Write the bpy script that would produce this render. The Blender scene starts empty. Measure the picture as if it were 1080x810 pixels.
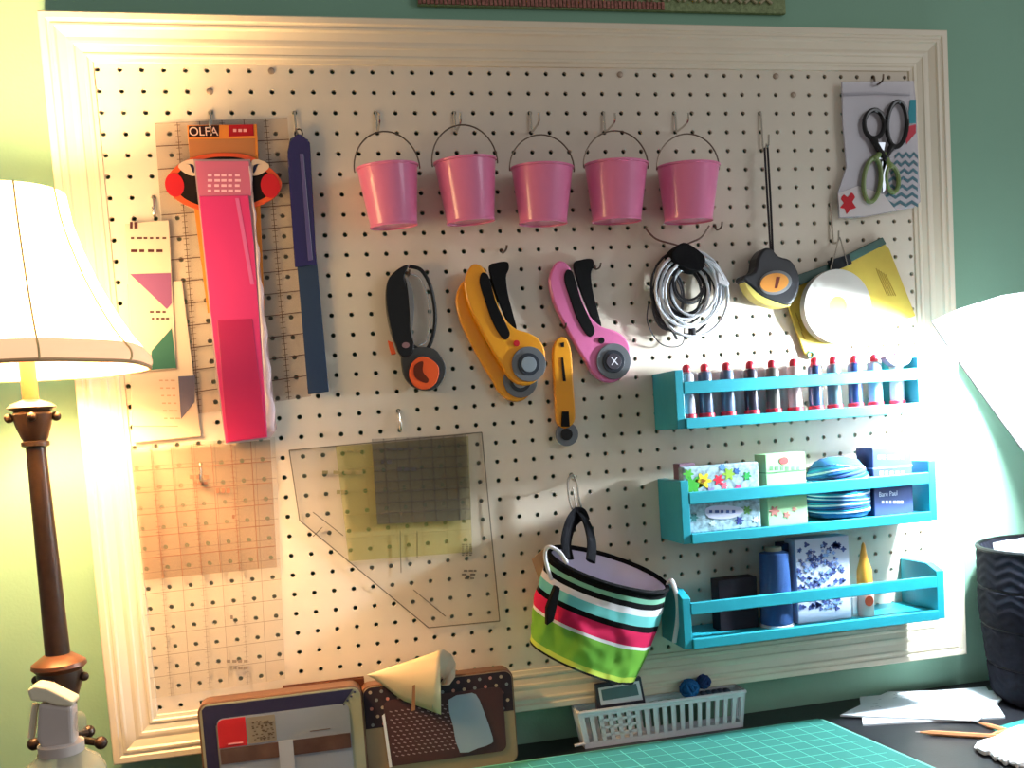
import bpy, bmesh, math, random
from mathutils import Vector, Matrix, noise
random.seed(7)
IN = 0.0254
COL = bpy.context.scene.collection
DESK = 35.71                       # desk top, in inches below the first row of holes
# ---------------------------------------------------------------- coordinates
# board coordinates in inches: x to the right, r down (one row of holes = 1), d away from the viewer (0 = board face)
def rod(w):
    w = Vector(w); return Matrix.Rotation(w.length, 3, w.normalized())
CR = rod((.0684, -.205, -.0752)); CT = Vector((-19.707, -20.4929, 44.5381)); CF = 988.6347; CY = 123.0369
CC = -(CR.transposed() @ CT)
def W(x, r, d): return Vector((x * IN, d * IN, .75 + (DESK - r) * IN))
def ray(px, py): return CR.transposed() @ Vector(((px - 540) / CF, (py - 405 - CY) / CF, 1))
def at(px, py, d=0.0):
    v = ray(px, py); k = (d - CC[2]) / v[2]; p = CC + v * k; return (p[0], p[1])
def ath(px, py, r=DESK):
    v = ray(px, py); k = (r - CC[1]) / v[1]; p = CC + v * k; return (p[0], p[2])
def atw(px, py, d=0.0):
    x, r = at(px, py, d); return W(x, r, d)
# ---------------------------------------------------------------- materials
def lin(c):
    return tuple(((v / 255) / 12.92 if v / 255 <= .04045 else ((v / 255 + .055) / 1.055) ** 2.4) for v in c)
MATS = {}
def mat(name, rgb, rough=.5, metal=0, spec=.5, noise_amt=0, noise_scale=40, bump=0, bump_scale=200, coat=0, trans=0, sheen=0):
    if name in MATS: return MATS[name]
    m = bpy.data.materials.new(name); m.use_nodes = True; nt = m.node_tree; b = nt.nodes['Principled BSDF']
    c = lin(rgb)
    if rough >= .5 and spec == .5: spec = .15
    b.inputs['Base Color'].default_value = (*c, 1); b.inputs['Roughness'].default_value = rough
    b.inputs['Metallic'].default_value = metal; b.inputs['Specular IOR Level'].default_value = spec
    b.inputs['Coat Weight'].default_value = coat; b.inputs['Transmission Weight'].default_value = trans
    b.inputs['Sheen Weight'].default_value = sheen
    tc = nt.nodes.new('ShaderNodeTexCoord')
    if noise_amt:
        n = nt.nodes.new('ShaderNodeTexNoise'); n.inputs['Scale'].default_value = noise_scale; n.inputs['Detail'].default_value = 4
        r = nt.nodes.new('ShaderNodeValToRGB')
        r.color_ramp.elements[0].position = .3; r.color_ramp.elements[1].position = .7
        r.color_ramp.elements[0].color = (*[v * (1 - noise_amt) for v in c], 1)
        r.color_ramp.elements[1].color = (*[min(1, v * (1 + noise_amt)) for v in c], 1)
        nt.links.new(tc.outputs['Object'], n.inputs['Vector']); nt.links.new(n.outputs['Fac'], r.inputs['Fac'])
        nt.links.new(r.outputs['Color'], b.inputs['Base Color'])
    if bump:
        n2 = nt.nodes.new('ShaderNodeTexNoise'); n2.inputs['Scale'].default_value = bump_scale; n2.inputs['Detail'].default_value = 3
        bp = nt.nodes.new('ShaderNodeBump'); bp.inputs['Strength'].default_value = bump; bp.inputs['Distance'].default_value = .002
        nt.links.new(tc.outputs['Object'], n2.inputs['Vector']); nt.links.new(n2.outputs['Fac'], bp.inputs['Height'])
        nt.links.new(bp.outputs['Normal'], b.inputs['Normal'])
    MATS[name] = m; return m
def clear(name, rgb, alpha=.2, rough=.1, tint=None):
    """thin clear or tinted plastic: mostly see-through with a gloss"""
    if name in MATS: return MATS[name]
    m = bpy.data.materials.new(name); m.use_nodes = True; nt = m.node_tree; b = nt.nodes['Principled BSDF']
    b.inputs['Base Color'].default_value = (*lin(rgb), 1); b.inputs['Roughness'].default_value = rough
    t = nt.nodes.new('ShaderNodeBsdfTransparent'); t.inputs['Color'].default_value = (*(lin(tint) if tint else (.97, .97, .97)), 1)
    x = nt.nodes.new('ShaderNodeMixShader'); x.inputs[0].default_value = alpha
    nt.links.new(t.outputs[0], x.inputs[1]); nt.links.new(b.outputs[0], x.inputs[2])
    nt.links.new(x.outputs[0], nt.nodes['Material Output'].inputs['Surface']); MATS[name] = m; return m
def emit(name, rgb, s):
    m = bpy.data.materials.new(name); m.use_nodes = True; nt = m.node_tree
    e = nt.nodes.new('ShaderNodeEmission'); e.inputs[0].default_value = (*rgb, 1); e.inputs[1].default_value = s
    nt.links.new(e.outputs[0], nt.nodes['Material Output'].inputs['Surface']); MATS[name] = m; return m
def shade_mat(name, rgb, glow, power):
    """lit lamp shade cloth: emission put into the cloth stands in for bulb light passing through"""
    m = bpy.data.materials.new(name); m.use_nodes = True; nt = m.node_tree
    d = nt.nodes.new('ShaderNodeBsdfDiffuse'); e = nt.nodes.new('ShaderNodeEmission'); x = nt.nodes.new('ShaderNodeAddShader')
    d.inputs[0].default_value = (*lin(rgb), 1); e.inputs[0].default_value = (*glow, 1); e.inputs[1].default_value = power
    nt.links.new(d.outputs[0], x.inputs[0]); nt.links.new(e.outputs[0], x.inputs[1])
    nt.links.new(x.outputs[0], nt.nodes['Material Output'].inputs['Surface']); MATS[name] = m; return m
# ---------------------------------------------------------------- mesh builder
def worldloc(o):
    v = Vector((0, 0, 0))
    while o: v += o.location; o = o.parent
    return v
class M:
    def __init__(s): s.bm = bmesh.new()
    def face(s, vs, mi=0):
        try: f = s.bm.faces.new(vs); f.material_index = mi; return f
        except ValueError: return None
    def loop(s, a, b, mi=0, closed=True):
        n = len(a)
        for i in range(n if closed else n - 1): s.face((a[i], a[(i + 1) % n], b[(i + 1) % n], b[i]), mi)
    def v(s, p): return s.bm.verts.new(p)
    def prism(s, pts, d0, d1, mi=0, mside=None):
        a = [s.v(W(x, r, d0)) for x, r in pts]; b = [s.v(W(x, r, d1)) for x, r in pts]
        s.face(a[::-1], mi); s.face(b, mi); s.loop(a, b, mi if mside is None else mside); return s
    def pp(s, pts, d0, d1, mi=0, mside=None): return s.prism([at(x, y, d1) for x, y in pts], d0, d1, mi, mside)
    def hprism(s, pts, r0, r1, mi=0):
        a = [s.v(W(x, r0, d)) for x, d in pts]; b = [s.v(W(x, r1, d)) for x, d in pts]
        s.face(a[::-1], mi); s.face(b, mi); s.loop(a, b, mi); return s
    def box(s, x0, x1, r0, r1, d0, d1, mi=0): return s.prism([(x0, r0), (x1, r0), (x1, r1), (x0, r1)], d0, d1, mi)
    def ell(s, px, py, rx, ry, d0, d1, mi=0, n=32, ang=0, hole=0):
        cx, cr = at(px, py, d1); x2, _ = at(px + 20, py, d1); k = 20 / (x2 - cx)
        ca, sa = math.cos(ang), math.sin(ang)
        P = []
        for i in range(n):
            t = 2 * math.pi * i / n; u, w = rx / k * math.cos(t), ry / k * math.sin(t)
            P.append((cx + u * ca - w * sa, cr + u * sa + w * ca, u, w))
        if not hole: return s.prism([(p[0], p[1]) for p in P], d0, d1, mi)
        Q = [(cx + (p[0] - cx) * hole, cr + (p[1] - cr) * hole) for p in P]
        oa = [s.v(W(p[0], p[1], d0)) for p in P]; ob = [s.v(W(p[0], p[1], d1)) for p in P]
        ia = [s.v(W(*q, d0)) for q in Q]; ib = [s.v(W(*q, d1)) for q in Q]
        s.loop(oa, ob, mi); s.loop(ob, ib, mi); s.loop(ib, ia, mi); s.loop(ia, oa, mi); return s
    def tube(s, pts, rad, seg=8, closed=False, mi=0, flat=1.0):
        pts = [Vector(p) for p in pts]; n = len(pts); rings = []; prev = None
        for i, p in enumerate(pts):
            if closed: t = pts[(i + 1) % n] - pts[i - 1]
            else: t = pts[min(i + 1, n - 1)] - pts[max(i - 1, 0)]
            t = t.normalized() if t.length > 1e-9 else Vector((0, 0, 1))
            if prev is None: a = t.orthogonal().normalized()
            else:
                a = prev - t * prev.dot(t); a = a.normalized() if a.length > 1e-6 else t.orthogonal().normalized()
            prev = a; b = t.cross(a); R = (rad[i] if isinstance(rad, (list, tuple)) else rad) * IN
            rings.append([s.v(p + a * R * math.cos(2 * math.pi * j / seg) + b * R * flat * math.sin(2 * math.pi * j / seg)) for j in range(seg)])
        for i in range(n - 1): s.loop(rings[i], rings[i + 1], mi)
        if closed: s.loop(rings[-1], rings[0], mi)
        else: s.face(rings[0][::-1], mi); s.face(rings[-1], mi)
        return s
    def lathe(s, c, prof, seg=32, mi=0, cap=True, mis=None, ax=None, wob=None):
        """c=(x,r,d); prof=[(radius, offset along axis)]; axis in world terms, default up"""
        o = W(*c); ax = Vector(ax).normalized() if ax else Vector((0, 0, 1))
        u = Vector((1, 0, 0)); u = (u - ax * u.dot(ax)).normalized(); w = ax.cross(u); rings = []
        for i, (R, h) in enumerate(prof):
            ring = []
            for j in range(seg):
                a = 2 * math.pi * j / seg; k = wob(a, i) if wob else 1
                ring.append(s.v(o + ax * h * IN + (u * math.cos(a) + w * math.sin(a)) * R * k * IN))
            rings.append(ring)
        for i in range(len(rings) - 1): s.loop(rings[i], rings[i + 1], mis[i] if mis else mi)
        if cap: s.face(rings[0][::-1], mis[0] if mis else mi); s.face(rings[-1], mis[-1] if mis else mi)
        return s
    def sphere(s, c, rad, mi=0, seg=16, sc=(1, 1, 1)):
        o = c if isinstance(c, Vector) else W(*c)
        g = bmesh.ops.create_uvsphere(s.bm, u_segments=seg, v_segments=max(6, seg // 2), radius=rad * IN)
        for v in g['verts']: v.co = Vector((v.co.x * sc[0], v.co.y * sc[1], v.co.z * sc[2])) + o
        for f in {f for v in g['verts'] for f in v.link_faces}: f.material_index = mi
        return s
    def build(s, name, mats, parent=None, smooth=False, bevel=0, segs=2, loc=None):
        bm = s.bm; bmesh.ops.recalc_face_normals(bm, faces=bm.faces[:])
        me = bpy.data.meshes.new(name); o = bpy.data.objects.new(name, me); COL.objects.link(o)
        if parent: base = worldloc(parent); o.parent = parent
        else:
            xs = [v.co for v in bm.verts]
            base = loc or Vector(((min(v.x for v in xs) + max(v.x for v in xs)) / 2, (min(v.y for v in xs) + max(v.y for v in xs)) / 2, min(v.z for v in xs)))
            o.location = base
        for v in bm.verts: v.co -= base
        if smooth:
            for f in bm.faces: f.smooth = True
        bm.to_mesh(me); bm.free()
        for m in (mats if isinstance(mats, (list, tuple)) else [mats]): me.materials.append(m)
        if smooth:
            try: me.set_sharp_from_angle(angle=math.radians(40))
            except Exception: pass
        if bevel:
            b = o.modifiers.new('bevel', 'BEVEL'); b.width = bevel * IN; b.segments = segs; b.limit_method = 'ANGLE'; b.angle_limit = math.radians(35)
            b.harden_normals = False
        return o
def thing(name, label, cat, loc, group=None):
    o = bpy.data.objects.new(name, None); COL.objects.link(o); o.location = W(*loc); o.empty_display_size = .02
    o['label'] = label; o['category'] = cat
    if group: o['group'] = group
    return o
def tag(o, label, cat, group=None):
    o['label'] = label; o['category'] = cat
    if group: o['group'] = group
    return o
def struct(o): o['kind'] = 'structure'; return o
def dup(root, loc, label=None, rot=None):
    r = root.copy(); COL.objects.link(r); r.location = loc
    if rot: r.rotation_euler = rot
    if label: r['label'] = label
    for ch in list(root.children):
        c = ch.copy(); COL.objects.link(c); c.parent = r
        for g in ch.children:
            e = g.copy(); COL.objects.link(e); e.parent = c
    return r
def text(s, px, py, d, h, m, parent, name='lettering', tilt=0, sx=1.0, h_in=None):
    """flat raised lettering facing the viewer; px,py = left end of its baseline, h = cap height in photo pixels"""
    cu = bpy.data.curves.new(name, 'FONT'); cu.body = s; cu.size = 1; cu.extrude = .01
    t = bpy.data.objects.new(name, cu); COL.objects.link(t)
    dg = bpy.context.evaluated_depsgraph_get(); me = bpy.data.meshes.new_from_object(t.evaluated_get(dg))
    bpy.data.objects.remove(t); o = bpy.data.objects.new(name, me); COL.objects.link(o)
    a = Vector(atw(px, py, d)); b = Vector(atw(px, py - h, d)); size = (a - b).length / .69
    R = Matrix.Rotation(math.radians(90), 4, 'X')
    me.transform(Matrix.Translation(a - worldloc(parent)) @ Matrix.Rotation(tilt, 4, 'Y') @ R @ Matrix.Diagonal((size * sx, size, size * .5, 1)))
    me.materials.clear(); me.materials.append(m); o.parent = parent
    return o
def scaled(pts, k, c=None):
    c = c or (sum(p[0] for p in pts) / len(pts), sum(p[1] for p in pts) / len(pts))
    return [(c[0] + (x - c[0]) * k, c[1] + (y - c[1]) * k) for x, y in pts]
def spline(pts, n=6, closed=False):
    pts = [Vector(p) for p in pts]; out = []; N = len(pts)
    for i in range(N if closed else N - 1):
        g = (lambda k: pts[k % N]) if closed else (lambda k: pts[max(0, min(N - 1, k))])
        p0, p1, p2, p3 = g(i - 1), g(i), g(i + 1), g(i + 2)
        for j in range(n):
            t = j / n
            out.append(.5 * ((2 * p1) + (p2 - p0) * t + (2 * p0 - 5 * p1 + 4 * p2 - p3) * t * t + (3 * p1 - p0 - 3 * p2 + p3) * t ** 3))
    if not closed: out.append(pts[-1])
    return out
def sp2(pts, n=5, closed=True): return [(p[0], p[1]) for p in spline([(x, y, 0) for x, y in pts], n, closed)]
# ---------------------------------------------------------------- palette
wall_m = mat('mint_wall_paint', (138, 178, 156), .75, bump=.12, bump_scale=260, noise_amt=.03, noise_scale=6)
board_m = mat('off_white_pegboard', (224, 213, 196), .5, bump=.06, bump_scale=700, noise_amt=.02, noise_scale=30)
frame_m = mat('cream_painted_moulding', (226, 214, 192), .38, noise_amt=.03, noise_scale=15)
black_m = mat('black_desk_laminate', (24, 25, 30), .38, noise_amt=.2, noise_scale=60, bump=.05, bump_scale=400)
steel = mat('bright_wire', (205, 200, 190), .25, metal=1)
dsteel = mat('dark_wire', (120, 105, 92), .35, metal=1)
turq = mat('turquoise_paint', (32, 152, 170), .4, bump=.08, bump_scale=120, noise_amt=.06, noise_scale=25)
pink_b = mat('pink_enamel', (236, 128, 172), .28, coat=.4)
blk = mat('black_rubber', (12, 12, 14), .5, spec=.15)
blkgl = mat('black_plastic', (15, 16, 18), .25)
grey = mat('grey_plastic', (110, 112, 116), .35)
white = mat('white_plastic', (225, 226, 232), .4)
paper = mat('white_paper', (214, 218, 224), .8)
yellow = mat('yellow_orange_plastic', (238, 158, 28), .3, coat=.3)
pinkp = mat('pink_plastic', (226, 118, 172), .3, coat=.3)
blade_m = mat('blade_steel', (170, 175, 182), .28, metal=.9)
orange = mat('orange_plastic', (232, 88, 32), .35)
navy = mat('navy_print', (30, 34, 62), .5)
red = mat('red_print', (196, 38, 48), .5)
# ---------------------------------------------------------------- setting
struct(M().box(-45, 75, -55, DESK + 29, 5, 1, 0).build('wall_back', wall_m))
struct(M().box(-45, 75, DESK + 29, DESK + 30, 5, -75, 0).build('floor', mat('wood_floor', (120, 88, 60), .5, noise_amt=.2, noise_scale=8)))
desk = thing('desk', 'long black desk top against the mint green wall under the framed pegboard', 'desk', (20, DESK + 29, -12))
M().box(-22, 62, DESK, DESK + 1.2, .98, -26).build('desktop', black_m, desk, bevel=.05)
for x in (-20, 59):
    for d in (-1, -24): M().box(x - .8, x + .8, DESK + 1.2, DESK + 29, d + .8, d - .8).build('leg', black_m, desk, bevel=.05)
# ---------------------------------------------------------------- framed pegboard
pb = thing('framed_pegboard', 'large off-white pegboard in a wide cream moulded frame hung on the green wall', 'pegboard', (21.5, 33.5, .9))
m = M(); N = 16; HR = .118
plugs = {(8, 0), (5, 1), (26, 0), (35, 0), (36, 1)}
cs = [(math.cos(2 * math.pi * j / N), math.sin(2 * math.pi * j / N)) for j in range(N)]
sq = [(.5 * a / max(abs(a), abs(b)), .5 * b / max(abs(a), abs(b))) for a, b in cs]
for c in range(0, 44):
    for r in range(0, 32):
        A = [m.v(W(c + a, r + b, 0)) for a, b in sq]
        if (c, r) in plugs: m.face(A); continue
        B = [m.v(W(c + a * HR, r + b * HR, 0)) for a, b in cs]; D = [m.v(W(c + a * HR, r + b * HR, .2)) for a, b in cs]
        Bk = [m.v(W(c + a, r + b, .2)) for a, b in sq]
        m.loop(A, B); m.loop(B, D); m.loop(D, Bk)
m.build('perforated_panel', board_m, pb)
for c, r in plugs:
    M().lathe((c + .05, r, 0), [(.16, -.02), (.16, .05), (.1, .09)], 14, ax=(0, -1, 0)).build('screw', mat('painted_screw', (170, 150, 132), .4, metal=.4), pb, smooth=True)
tl, tr, bl, br = at(40, 12, -.5), at(1000, 30, -.5), at(118, 808, -.5), at(1020, 690, -.5)
X0, X1, R0, R1 = (tl[0] + bl[0]) / 2, (tr[0] + br[0]) / 2, (tl[1] + tr[1]) / 2, (bl[1] + br[1]) / 2
I0, I1, J0, J1 = -.12, 43.2, -.3, 31.33
prof = [(0, .95), (0, -.44), (.03, -.5), (.15, -.5), (.18, -.42), (.22, -.4), (.25, -.45), (.3, -.45), (.34, -.36), (.5, -.25), (.58, -.27), (.64, -.26), (.67, -.2),
        (.8, -.14), (.83, -.18), (.88, -.18), (.91, -.12), (.985, -.09), (1, .02)]
rings = [[(X0 + (I0 - X0) * t, R0 + (J0 - R0) * t, d), (X1 + (I1 - X1) * t, R0 + (J0 - R0) * t, d), (X1 + (I1 - X1) * t, R1 + (J1 - R1) * t, d), (X0 + (I0 - X0) * t, R1 + (J1 - R1) * t, d)] for t, d in prof]
for k in range(4):
    m = M(); a = [m.v(W(*rg[k])) for rg in rings]; b = [m.v(W(*rg[(k + 1) % 4])) for rg in rings]
    for i in range(len(a) - 1): m.face((a[i], a[i + 1], b[i + 1], b[i]))
    m.build('frame_rail', frame_m, pb)
# ---------------------------------------------------------------- peg hooks
HOOKG = 'wire hooks in the pegboard holes'
def hook(px, py, label, reach=.9, drop=1.0, tip=.35, mt=None):
    """px,py = the hole it hangs in; snapped to the nearest hole"""
    x, r = at(px, py, 0); x, r = round(x), round(r)
    pts = spline([W(x, r - .02, .3), W(x, r - .02, .02), W(x, r + .02, -.1), W(x, r + drop * .6, -.14), W(x, r + drop, -.12 - .05), W(x, r + drop + .08, -.3),
                  W(x, r + drop + .1, -reach * .7), W(x, r + drop + .02, -reach), W(x, r + drop - tip, -reach - .08)], 4)
    o = M().tube(pts, .055, 8).build('peg_hook', mt or steel, smooth=True)
    return tag(o, label, 'hook', HOOKG), (x, r + drop + .02, -reach * .85)
# ---------------------------------------------------------------- pink buckets
bk_specs = [((375, 178), (441, 174), (391, 240), (441, 237)), ((457, 172), (523, 168), (473, 236), (522, 232)), ((539, 178), (604, 176), (549, 236), (599, 235)),
            ((617, 175), (682, 172), (628, 233), (676, 233)), ((694, 175), (757, 176), (704, 233), (752, 233))]
BD = -1.75
bk_lab = ['pink metal bucket at the left end of the hanging row, beside the navy ruler', 'pink metal bucket second from the left in the hanging row', 'pink metal bucket in the middle of the hanging row of five',
          'pink metal bucket second from the right in the hanging row', 'pink metal bucket at the right end of the row, above the coiled cables']
hk_px = [(401, 119), (479, 119), (559, 118), (635, 118), (711, 119)]
def bucket_mesh():
    root = thing('pink_bucket', '', 'bucket', (0, 0, 0), 'pink metal buckets hanging in a row')
    root.location = (0, 0, 0); z = Vector((0, 0, 0))
    Z = W(0, 0, 0)
    m = M()
    o_r, i_r = [], []
    prof = [(1.16, -2.78), (1.2, -2.8), (1.2, -2.72), (1.17, -2.68), (1.49, -.1), (1.55, -.07), (1.56, 0), (1.52, .03), (1.46, 0), (1.14, -2.62), (.02, -2.62)]
    m.lathe((0, 0, 0), prof, 40, cap=False)
    m.lathe((0, 0, 0), [(1.17, -2.72), (.02, -2.7)], 40, cap=False)
    for v in m.bm.verts: v.co -= Z
    m.build('pail', pink_b, root, smooth=True)
    for s in (-1, 1):
        m = M().lathe((s * 1.5, .12, 0), [(.14, 0), (.14, .08), (.05, .14)], 12, ax=(s, 0, 0))
        for v in m.bm.verts: v.co -= Z
        m.build('ear', dsteel, root, smooth=True)
    pts = [W(1.62 * math.cos(a) * (1 if 1 else 0), .1 - 1.72 * math.sin(a), 0) for a in [math.pi * i / 24 for i in range(25)]]
    pts = [W(1.6, .18, 0)] + pts + [W(-1.6, .18, 0)]
    m = M().tube(pts, .035, 6)
    for v in m.bm.verts: v.co -= Z
    m.build('wire_handle', dsteel, root, smooth=True)
    return root
proto = bucket_mesh()
for i, (a, b, c, d) in enumerate(bk_specs):
    ta, tb, bc, bd = at(*a, BD), at(*b, BD), at(*c, BD), at(*d, BD)
    cx, cr = (ta[0] + tb[0]) / 2, (ta[1] + tb[1]) / 2; ex, er = (bc[0] + bd[0]) / 2, (bc[1] + bd[1]) / 2
    tilt = math.atan2(ex - cx, er - cr); w = math.hypot(tb[0] - ta[0], tb[1] - ta[1]) / 3.1; h = math.hypot(ex - cx, er - cr) / 2.8
    o = proto if i == 0 else dup(proto, (0, 0, 0))
    o.location = W(cx, cr, BD); o.rotation_euler = (math.radians(5), -tilt, 0); o.scale = (w, w, h); o['label'] = bk_lab[i]
    hook(*hk_px[i], 'thin wire hook holding the %s pink bucket' % ['leftmost', 'second', 'middle', 'fourth', 'rightmost'][i], reach=1.78, drop=.95, mt=steel)
# ---------------------------------------------------------------- left cluster
hook(228, 119, 'curled wire hook holding the orange card and pink ruler sleeve', reach=1.0, drop=1.0, tip=.3)
hook(165, 209, 'small pale wire hook above the purple triangle template packet', reach=.6, drop=.9, tip=.3)
hook(314, 119, 'wire hook holding the long navy ruler', reach=.7, drop=1.0)
ln = mat('printed_ruler_line', (96, 70, 62), .6)

acr_d = clear('smoky_acrylic', (175, 158, 148), .07, .12, tint=(250, 247, 245))
edge_m = clear('acrylic_edge', (110, 104, 90), .4, .2)
def ruler(name, label, pxquad, d0, d1, mats, nx, ny, lw=.035, group=None, extra=None, frac=None):
    """acrylic slab with printed grid, mats = body, line, edge"""
    q = [at(x, y, d1) for x, y in pxquad]      # tl,tr,br,bl
    m = M().prism(q, d0, d1, 0, 2)
    def lerp(a, b, t): return (a[0] + (b[0] - a[0]) * t, a[1] + (b[1] - a[1]) * t)
    def line(a, b, w):
        dx, dy = b[0] - a[0], b[1] - a[1]; L = math.hypot(dx, dy); nx_, ny_ = -dy / L * w / 2, dx / L * w / 2
        m.prism([(a[0] + nx_, a[1] + ny_), (b[0] + nx_, b[1] + ny_), (b[0] - nx_, b[1] - ny_), (a[0] - nx_, a[1] - ny_)], d1 - .004, d1 - .012, 1)
    for i in range(1, ny): line(lerp(q[0], q[3], i / ny), lerp(q[1], q[2], i / ny), lw)
    for i in range(1, nx): line(lerp(q[0], q[1], i / nx), lerp(q[3], q[2], i / nx), lw * .8)
    for i in range(ny * 4):
        a, b = lerp(q[0], q[3], (i + .5) / ny / 4), lerp(q[1], q[2], (i + .5) / ny / 4)
        for k in range(1, nx, 2): line(lerp(a, b, (k - .12) / nx), lerp(a, b, (k + .12) / nx), lw * .6)
    if extra: extra(m)
    o = m.build(name, mats, smooth=False)
    return tag(o, label, 'ruler', group)
ruler('clear_ruler', 'long smoky clear grid ruler hanging behind the orange card and pink sleeve', [(163, 130), (303, 124), (328, 418), (186, 440)], -.05, -.14,
      [acr_d, ln, edge_m], 6, 13, .04)
# template packets
cardc = clear('frosted_packet', (238, 214, 190), .72, .3)
def words(m, px, py, w, h, d, mi, n=5):
    """tiny unreadable print as a row of short strokes"""
    x = px
    for k in range(n):
        ww = w / n * random.uniform(.5, .85); m.pp([(x, py - h), (x + ww, py - h), (x + ww, py), (x, py)], d, d - .01, mi); x += w / n
t = thing('template_packet', 'pale packet with a grey blue blade shape, hanging lowest behind the lampshade edge', 'packet', (4, 17.4, -.1))
M().pp([(134, 300), (192, 296), (212, 460), (140, 467)], -.16, -.22).build('sleeve', cardc, t, bevel=.02)
M().pp([(188, 397), (206, 396), (205, 424), (191, 442)], -.23, -.25).build('blade_shape', mat('slate_print', (84, 84, 108), .5), t)
m = M()
for k in range(6): words(m, 168 + k, 402 + k * 8, 18, 1.5, -.225, 0, 3)
words(m, 140, 450, 68, 1, -.225, 0, 1)
m.build('print', mat('pale_brown_print', (190, 150, 128), .6), t)
t = thing('template_packet', 'pale packet with purple and green triangles hanging left of the orange card', 'packet', (2, 14, -.1))
M().pp([(132, 236), (178, 232), (186, 389), (140, 393)], -.27, -.33).build('sleeve', cardc, t, bevel=.02)
M().pp([(137, 289), (180, 288), (181, 320), (176, 326)], -.335, -.35).build('purple_triangle', mat('purple_print', (140, 82, 124), .5), t)
M().pp([(160, 370), (181, 346), (186, 388), (158, 390)], -.335, -.35).build('green_triangle', mat('teal_green_print', (52, 104, 90), .5), t)
m = M()
words(m, 137, 241, 9, 7, -.335, 0, 2); words(m, 138, 252, 40, 2, -.335, 0, 6); words(m, 138, 266, 36, 3, -.335, 0, 4)
words(m, 158, 330, 20, 2, -.335, 0, 3); words(m, 160, 337, 20, 2, -.335, 0, 4)
m.build('print', mat('brown_print', (80, 44, 50), .6), t)
# orange card with an eye-shaped emblem
oc = mat('orange_card', (226, 138, 62), .55, noise_amt=.04)
t = thing('blister_card', 'orange blister card with an eye-shaped red and black badge, behind the pink sleeve', 'package', (5, 10, -.3))
M().pp([(197, 132), (271, 131), (279, 328), (219, 330), (205, 222)], -.34, -.4).build('card', oc, t, bevel=.02)
M().pp([(199, 147), (269, 146), (269, 165), (200, 166)], -.405, -.42).build('brown_panel', mat('tan_print', (176, 116, 74), .55), t)
M().pp([(241, 132), (267, 131), (268, 143), (241, 144)], -.405, -.43).build('red_tab', mat('dark_red_print', (168, 30, 40), .5), t)
words_m = M(); words(words_m, 246, 139, 16, 3, -.435, 0, 3); words_m.build('tab_print', mat('pink_white_print', (230, 170, 170), .6), t)
M().pp([(199, 133), (231, 132), (231, 144), (199, 145)], -.405, -.412).build('logo_field', mat('maroon_black_print', (40, 18, 26), .6), t)
text('OLFA', 199.5, 143, -.418, 9, mat('pale_pink_letters', (236, 204, 190), .6), t, sx=.95)
eye = lambda k: sp2([(236 + (x - 236) * k, 192 + (y - 192) * k) for x, y in [(175, 190), (190, 172), (215, 163), (240, 161), (262, 164), (284, 176), (297, 192), (290, 208), (265, 220), (236, 226), (205, 220), (183, 208)]], 5)
M().pp(eye(1), -.42, -.5).build('badge', mat('orange_badge', (222, 84, 40), .4), t, bevel=.02)
M().pp([(p[0], p[1]) for p in eye(.86)], -.505, -.52).build('badge_field', mat('dark_badge', (30, 26, 28), .9, spec=.05), t)
for s, c in ((-1, (184, 195)), (1, (285, 196))):
    M().ell(*c, 10, 13, -.525, -.54, 0).build('badge_spot', red, t)
    M().pp(sp2([(236 + s * 48, 176), (236 + s * 42, 170), (236 + s * 30, 169), (236 + s * 28, 184), (236 + s * 38, 184)], 4), -.525, -.545).build('badge_glint', mat('cream_print', (216, 190, 168), .6), t)
    M().pp(sp2([(236 + s * 40, 173), (236 + s * 36, 174), (236 + s * 33, 181), (236 + s * 31, 182), (236 + s * 32, 174)], 3), -.55, -.56).build('badge_curve', navy, t)
# pink ruler in clear sleeve
mag = mat('magenta_acrylic', (214, 52, 118), .4, coat=.2)
t = thing('pink_sleeve_ruler', 'long magenta ruler in a glossy clear plastic sleeve, hanging over the orange card', 'ruler', (7, 15, -.6))
slv = clear('glossy_pink_sleeve', (232, 130, 168), .62, .08, tint=(250, 200, 215))
slc = clear('glossy_clear_sleeve', (226, 200, 205), .45, .05)
M().pp([(204, 168), (264, 168), (268, 215), (272, 260), (292, 452), (285, 462), (238, 469), (228, 400), (212, 240)], -.56, -.6).build('sleeve', slc, t)
M().pp([(206, 170), (262, 170), (265, 206), (210, 209)], -.62, -.66).build('sleeve_header', slv, t)
m = M(); 
for k in range(4): words(m, 219, 186 + k * 5.5, 36, 2.6, -.67, 0, 5)
m.build('print', mat('pale_pink_print', (240, 190, 208), .5), t)
M().pp([(210, 207), (262, 206), (268, 260), (282, 461), (238, 467), (222, 330)], -.62, -.7).build('ruler_blade', mag, t, bevel=.02)
M().pp([(229, 338), (266, 336), (281, 460), (240, 466)], -.7, -.74).build('darker_insert', mat('deep_magenta', (178, 30, 86), .35, coat=.2), t, bevel=.015)
M().pp([(248, 209), (252, 209), (268, 300), (264, 300)], -.7, -.72).build('light_strip', mat('light_magenta', (216, 104, 160), .3), t)
# crinkled sleeve margin
m = M(); A = []; B = []
for i in range(40):
    f = i / 39; px = 264 + (291 - 264) * f; py = 175 + (455 - 175) * f; w = 4 + 9 * f if f < .9 else 10
    z = -.66 - .07 * noise.noise(Vector((i * .9, 0, 0)))
    A.append(m.v(atw(262 + (6 * f / .2 if f < .2 else 6 + 13 * (f - .2) / .8), py, -.68))); B.append(m.v(atw(px + 1.5 * math.sin(i * 1.1), py, z)))
m.loop(A, B, closed=False)
o = m.build('crinkled_margin', clear('crinkled_film', (235, 215, 225), .6, .03), t, smooth=True)
o.modifiers.new('thick', 'SOLIDIFY').thickness = .01 * IN
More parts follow.
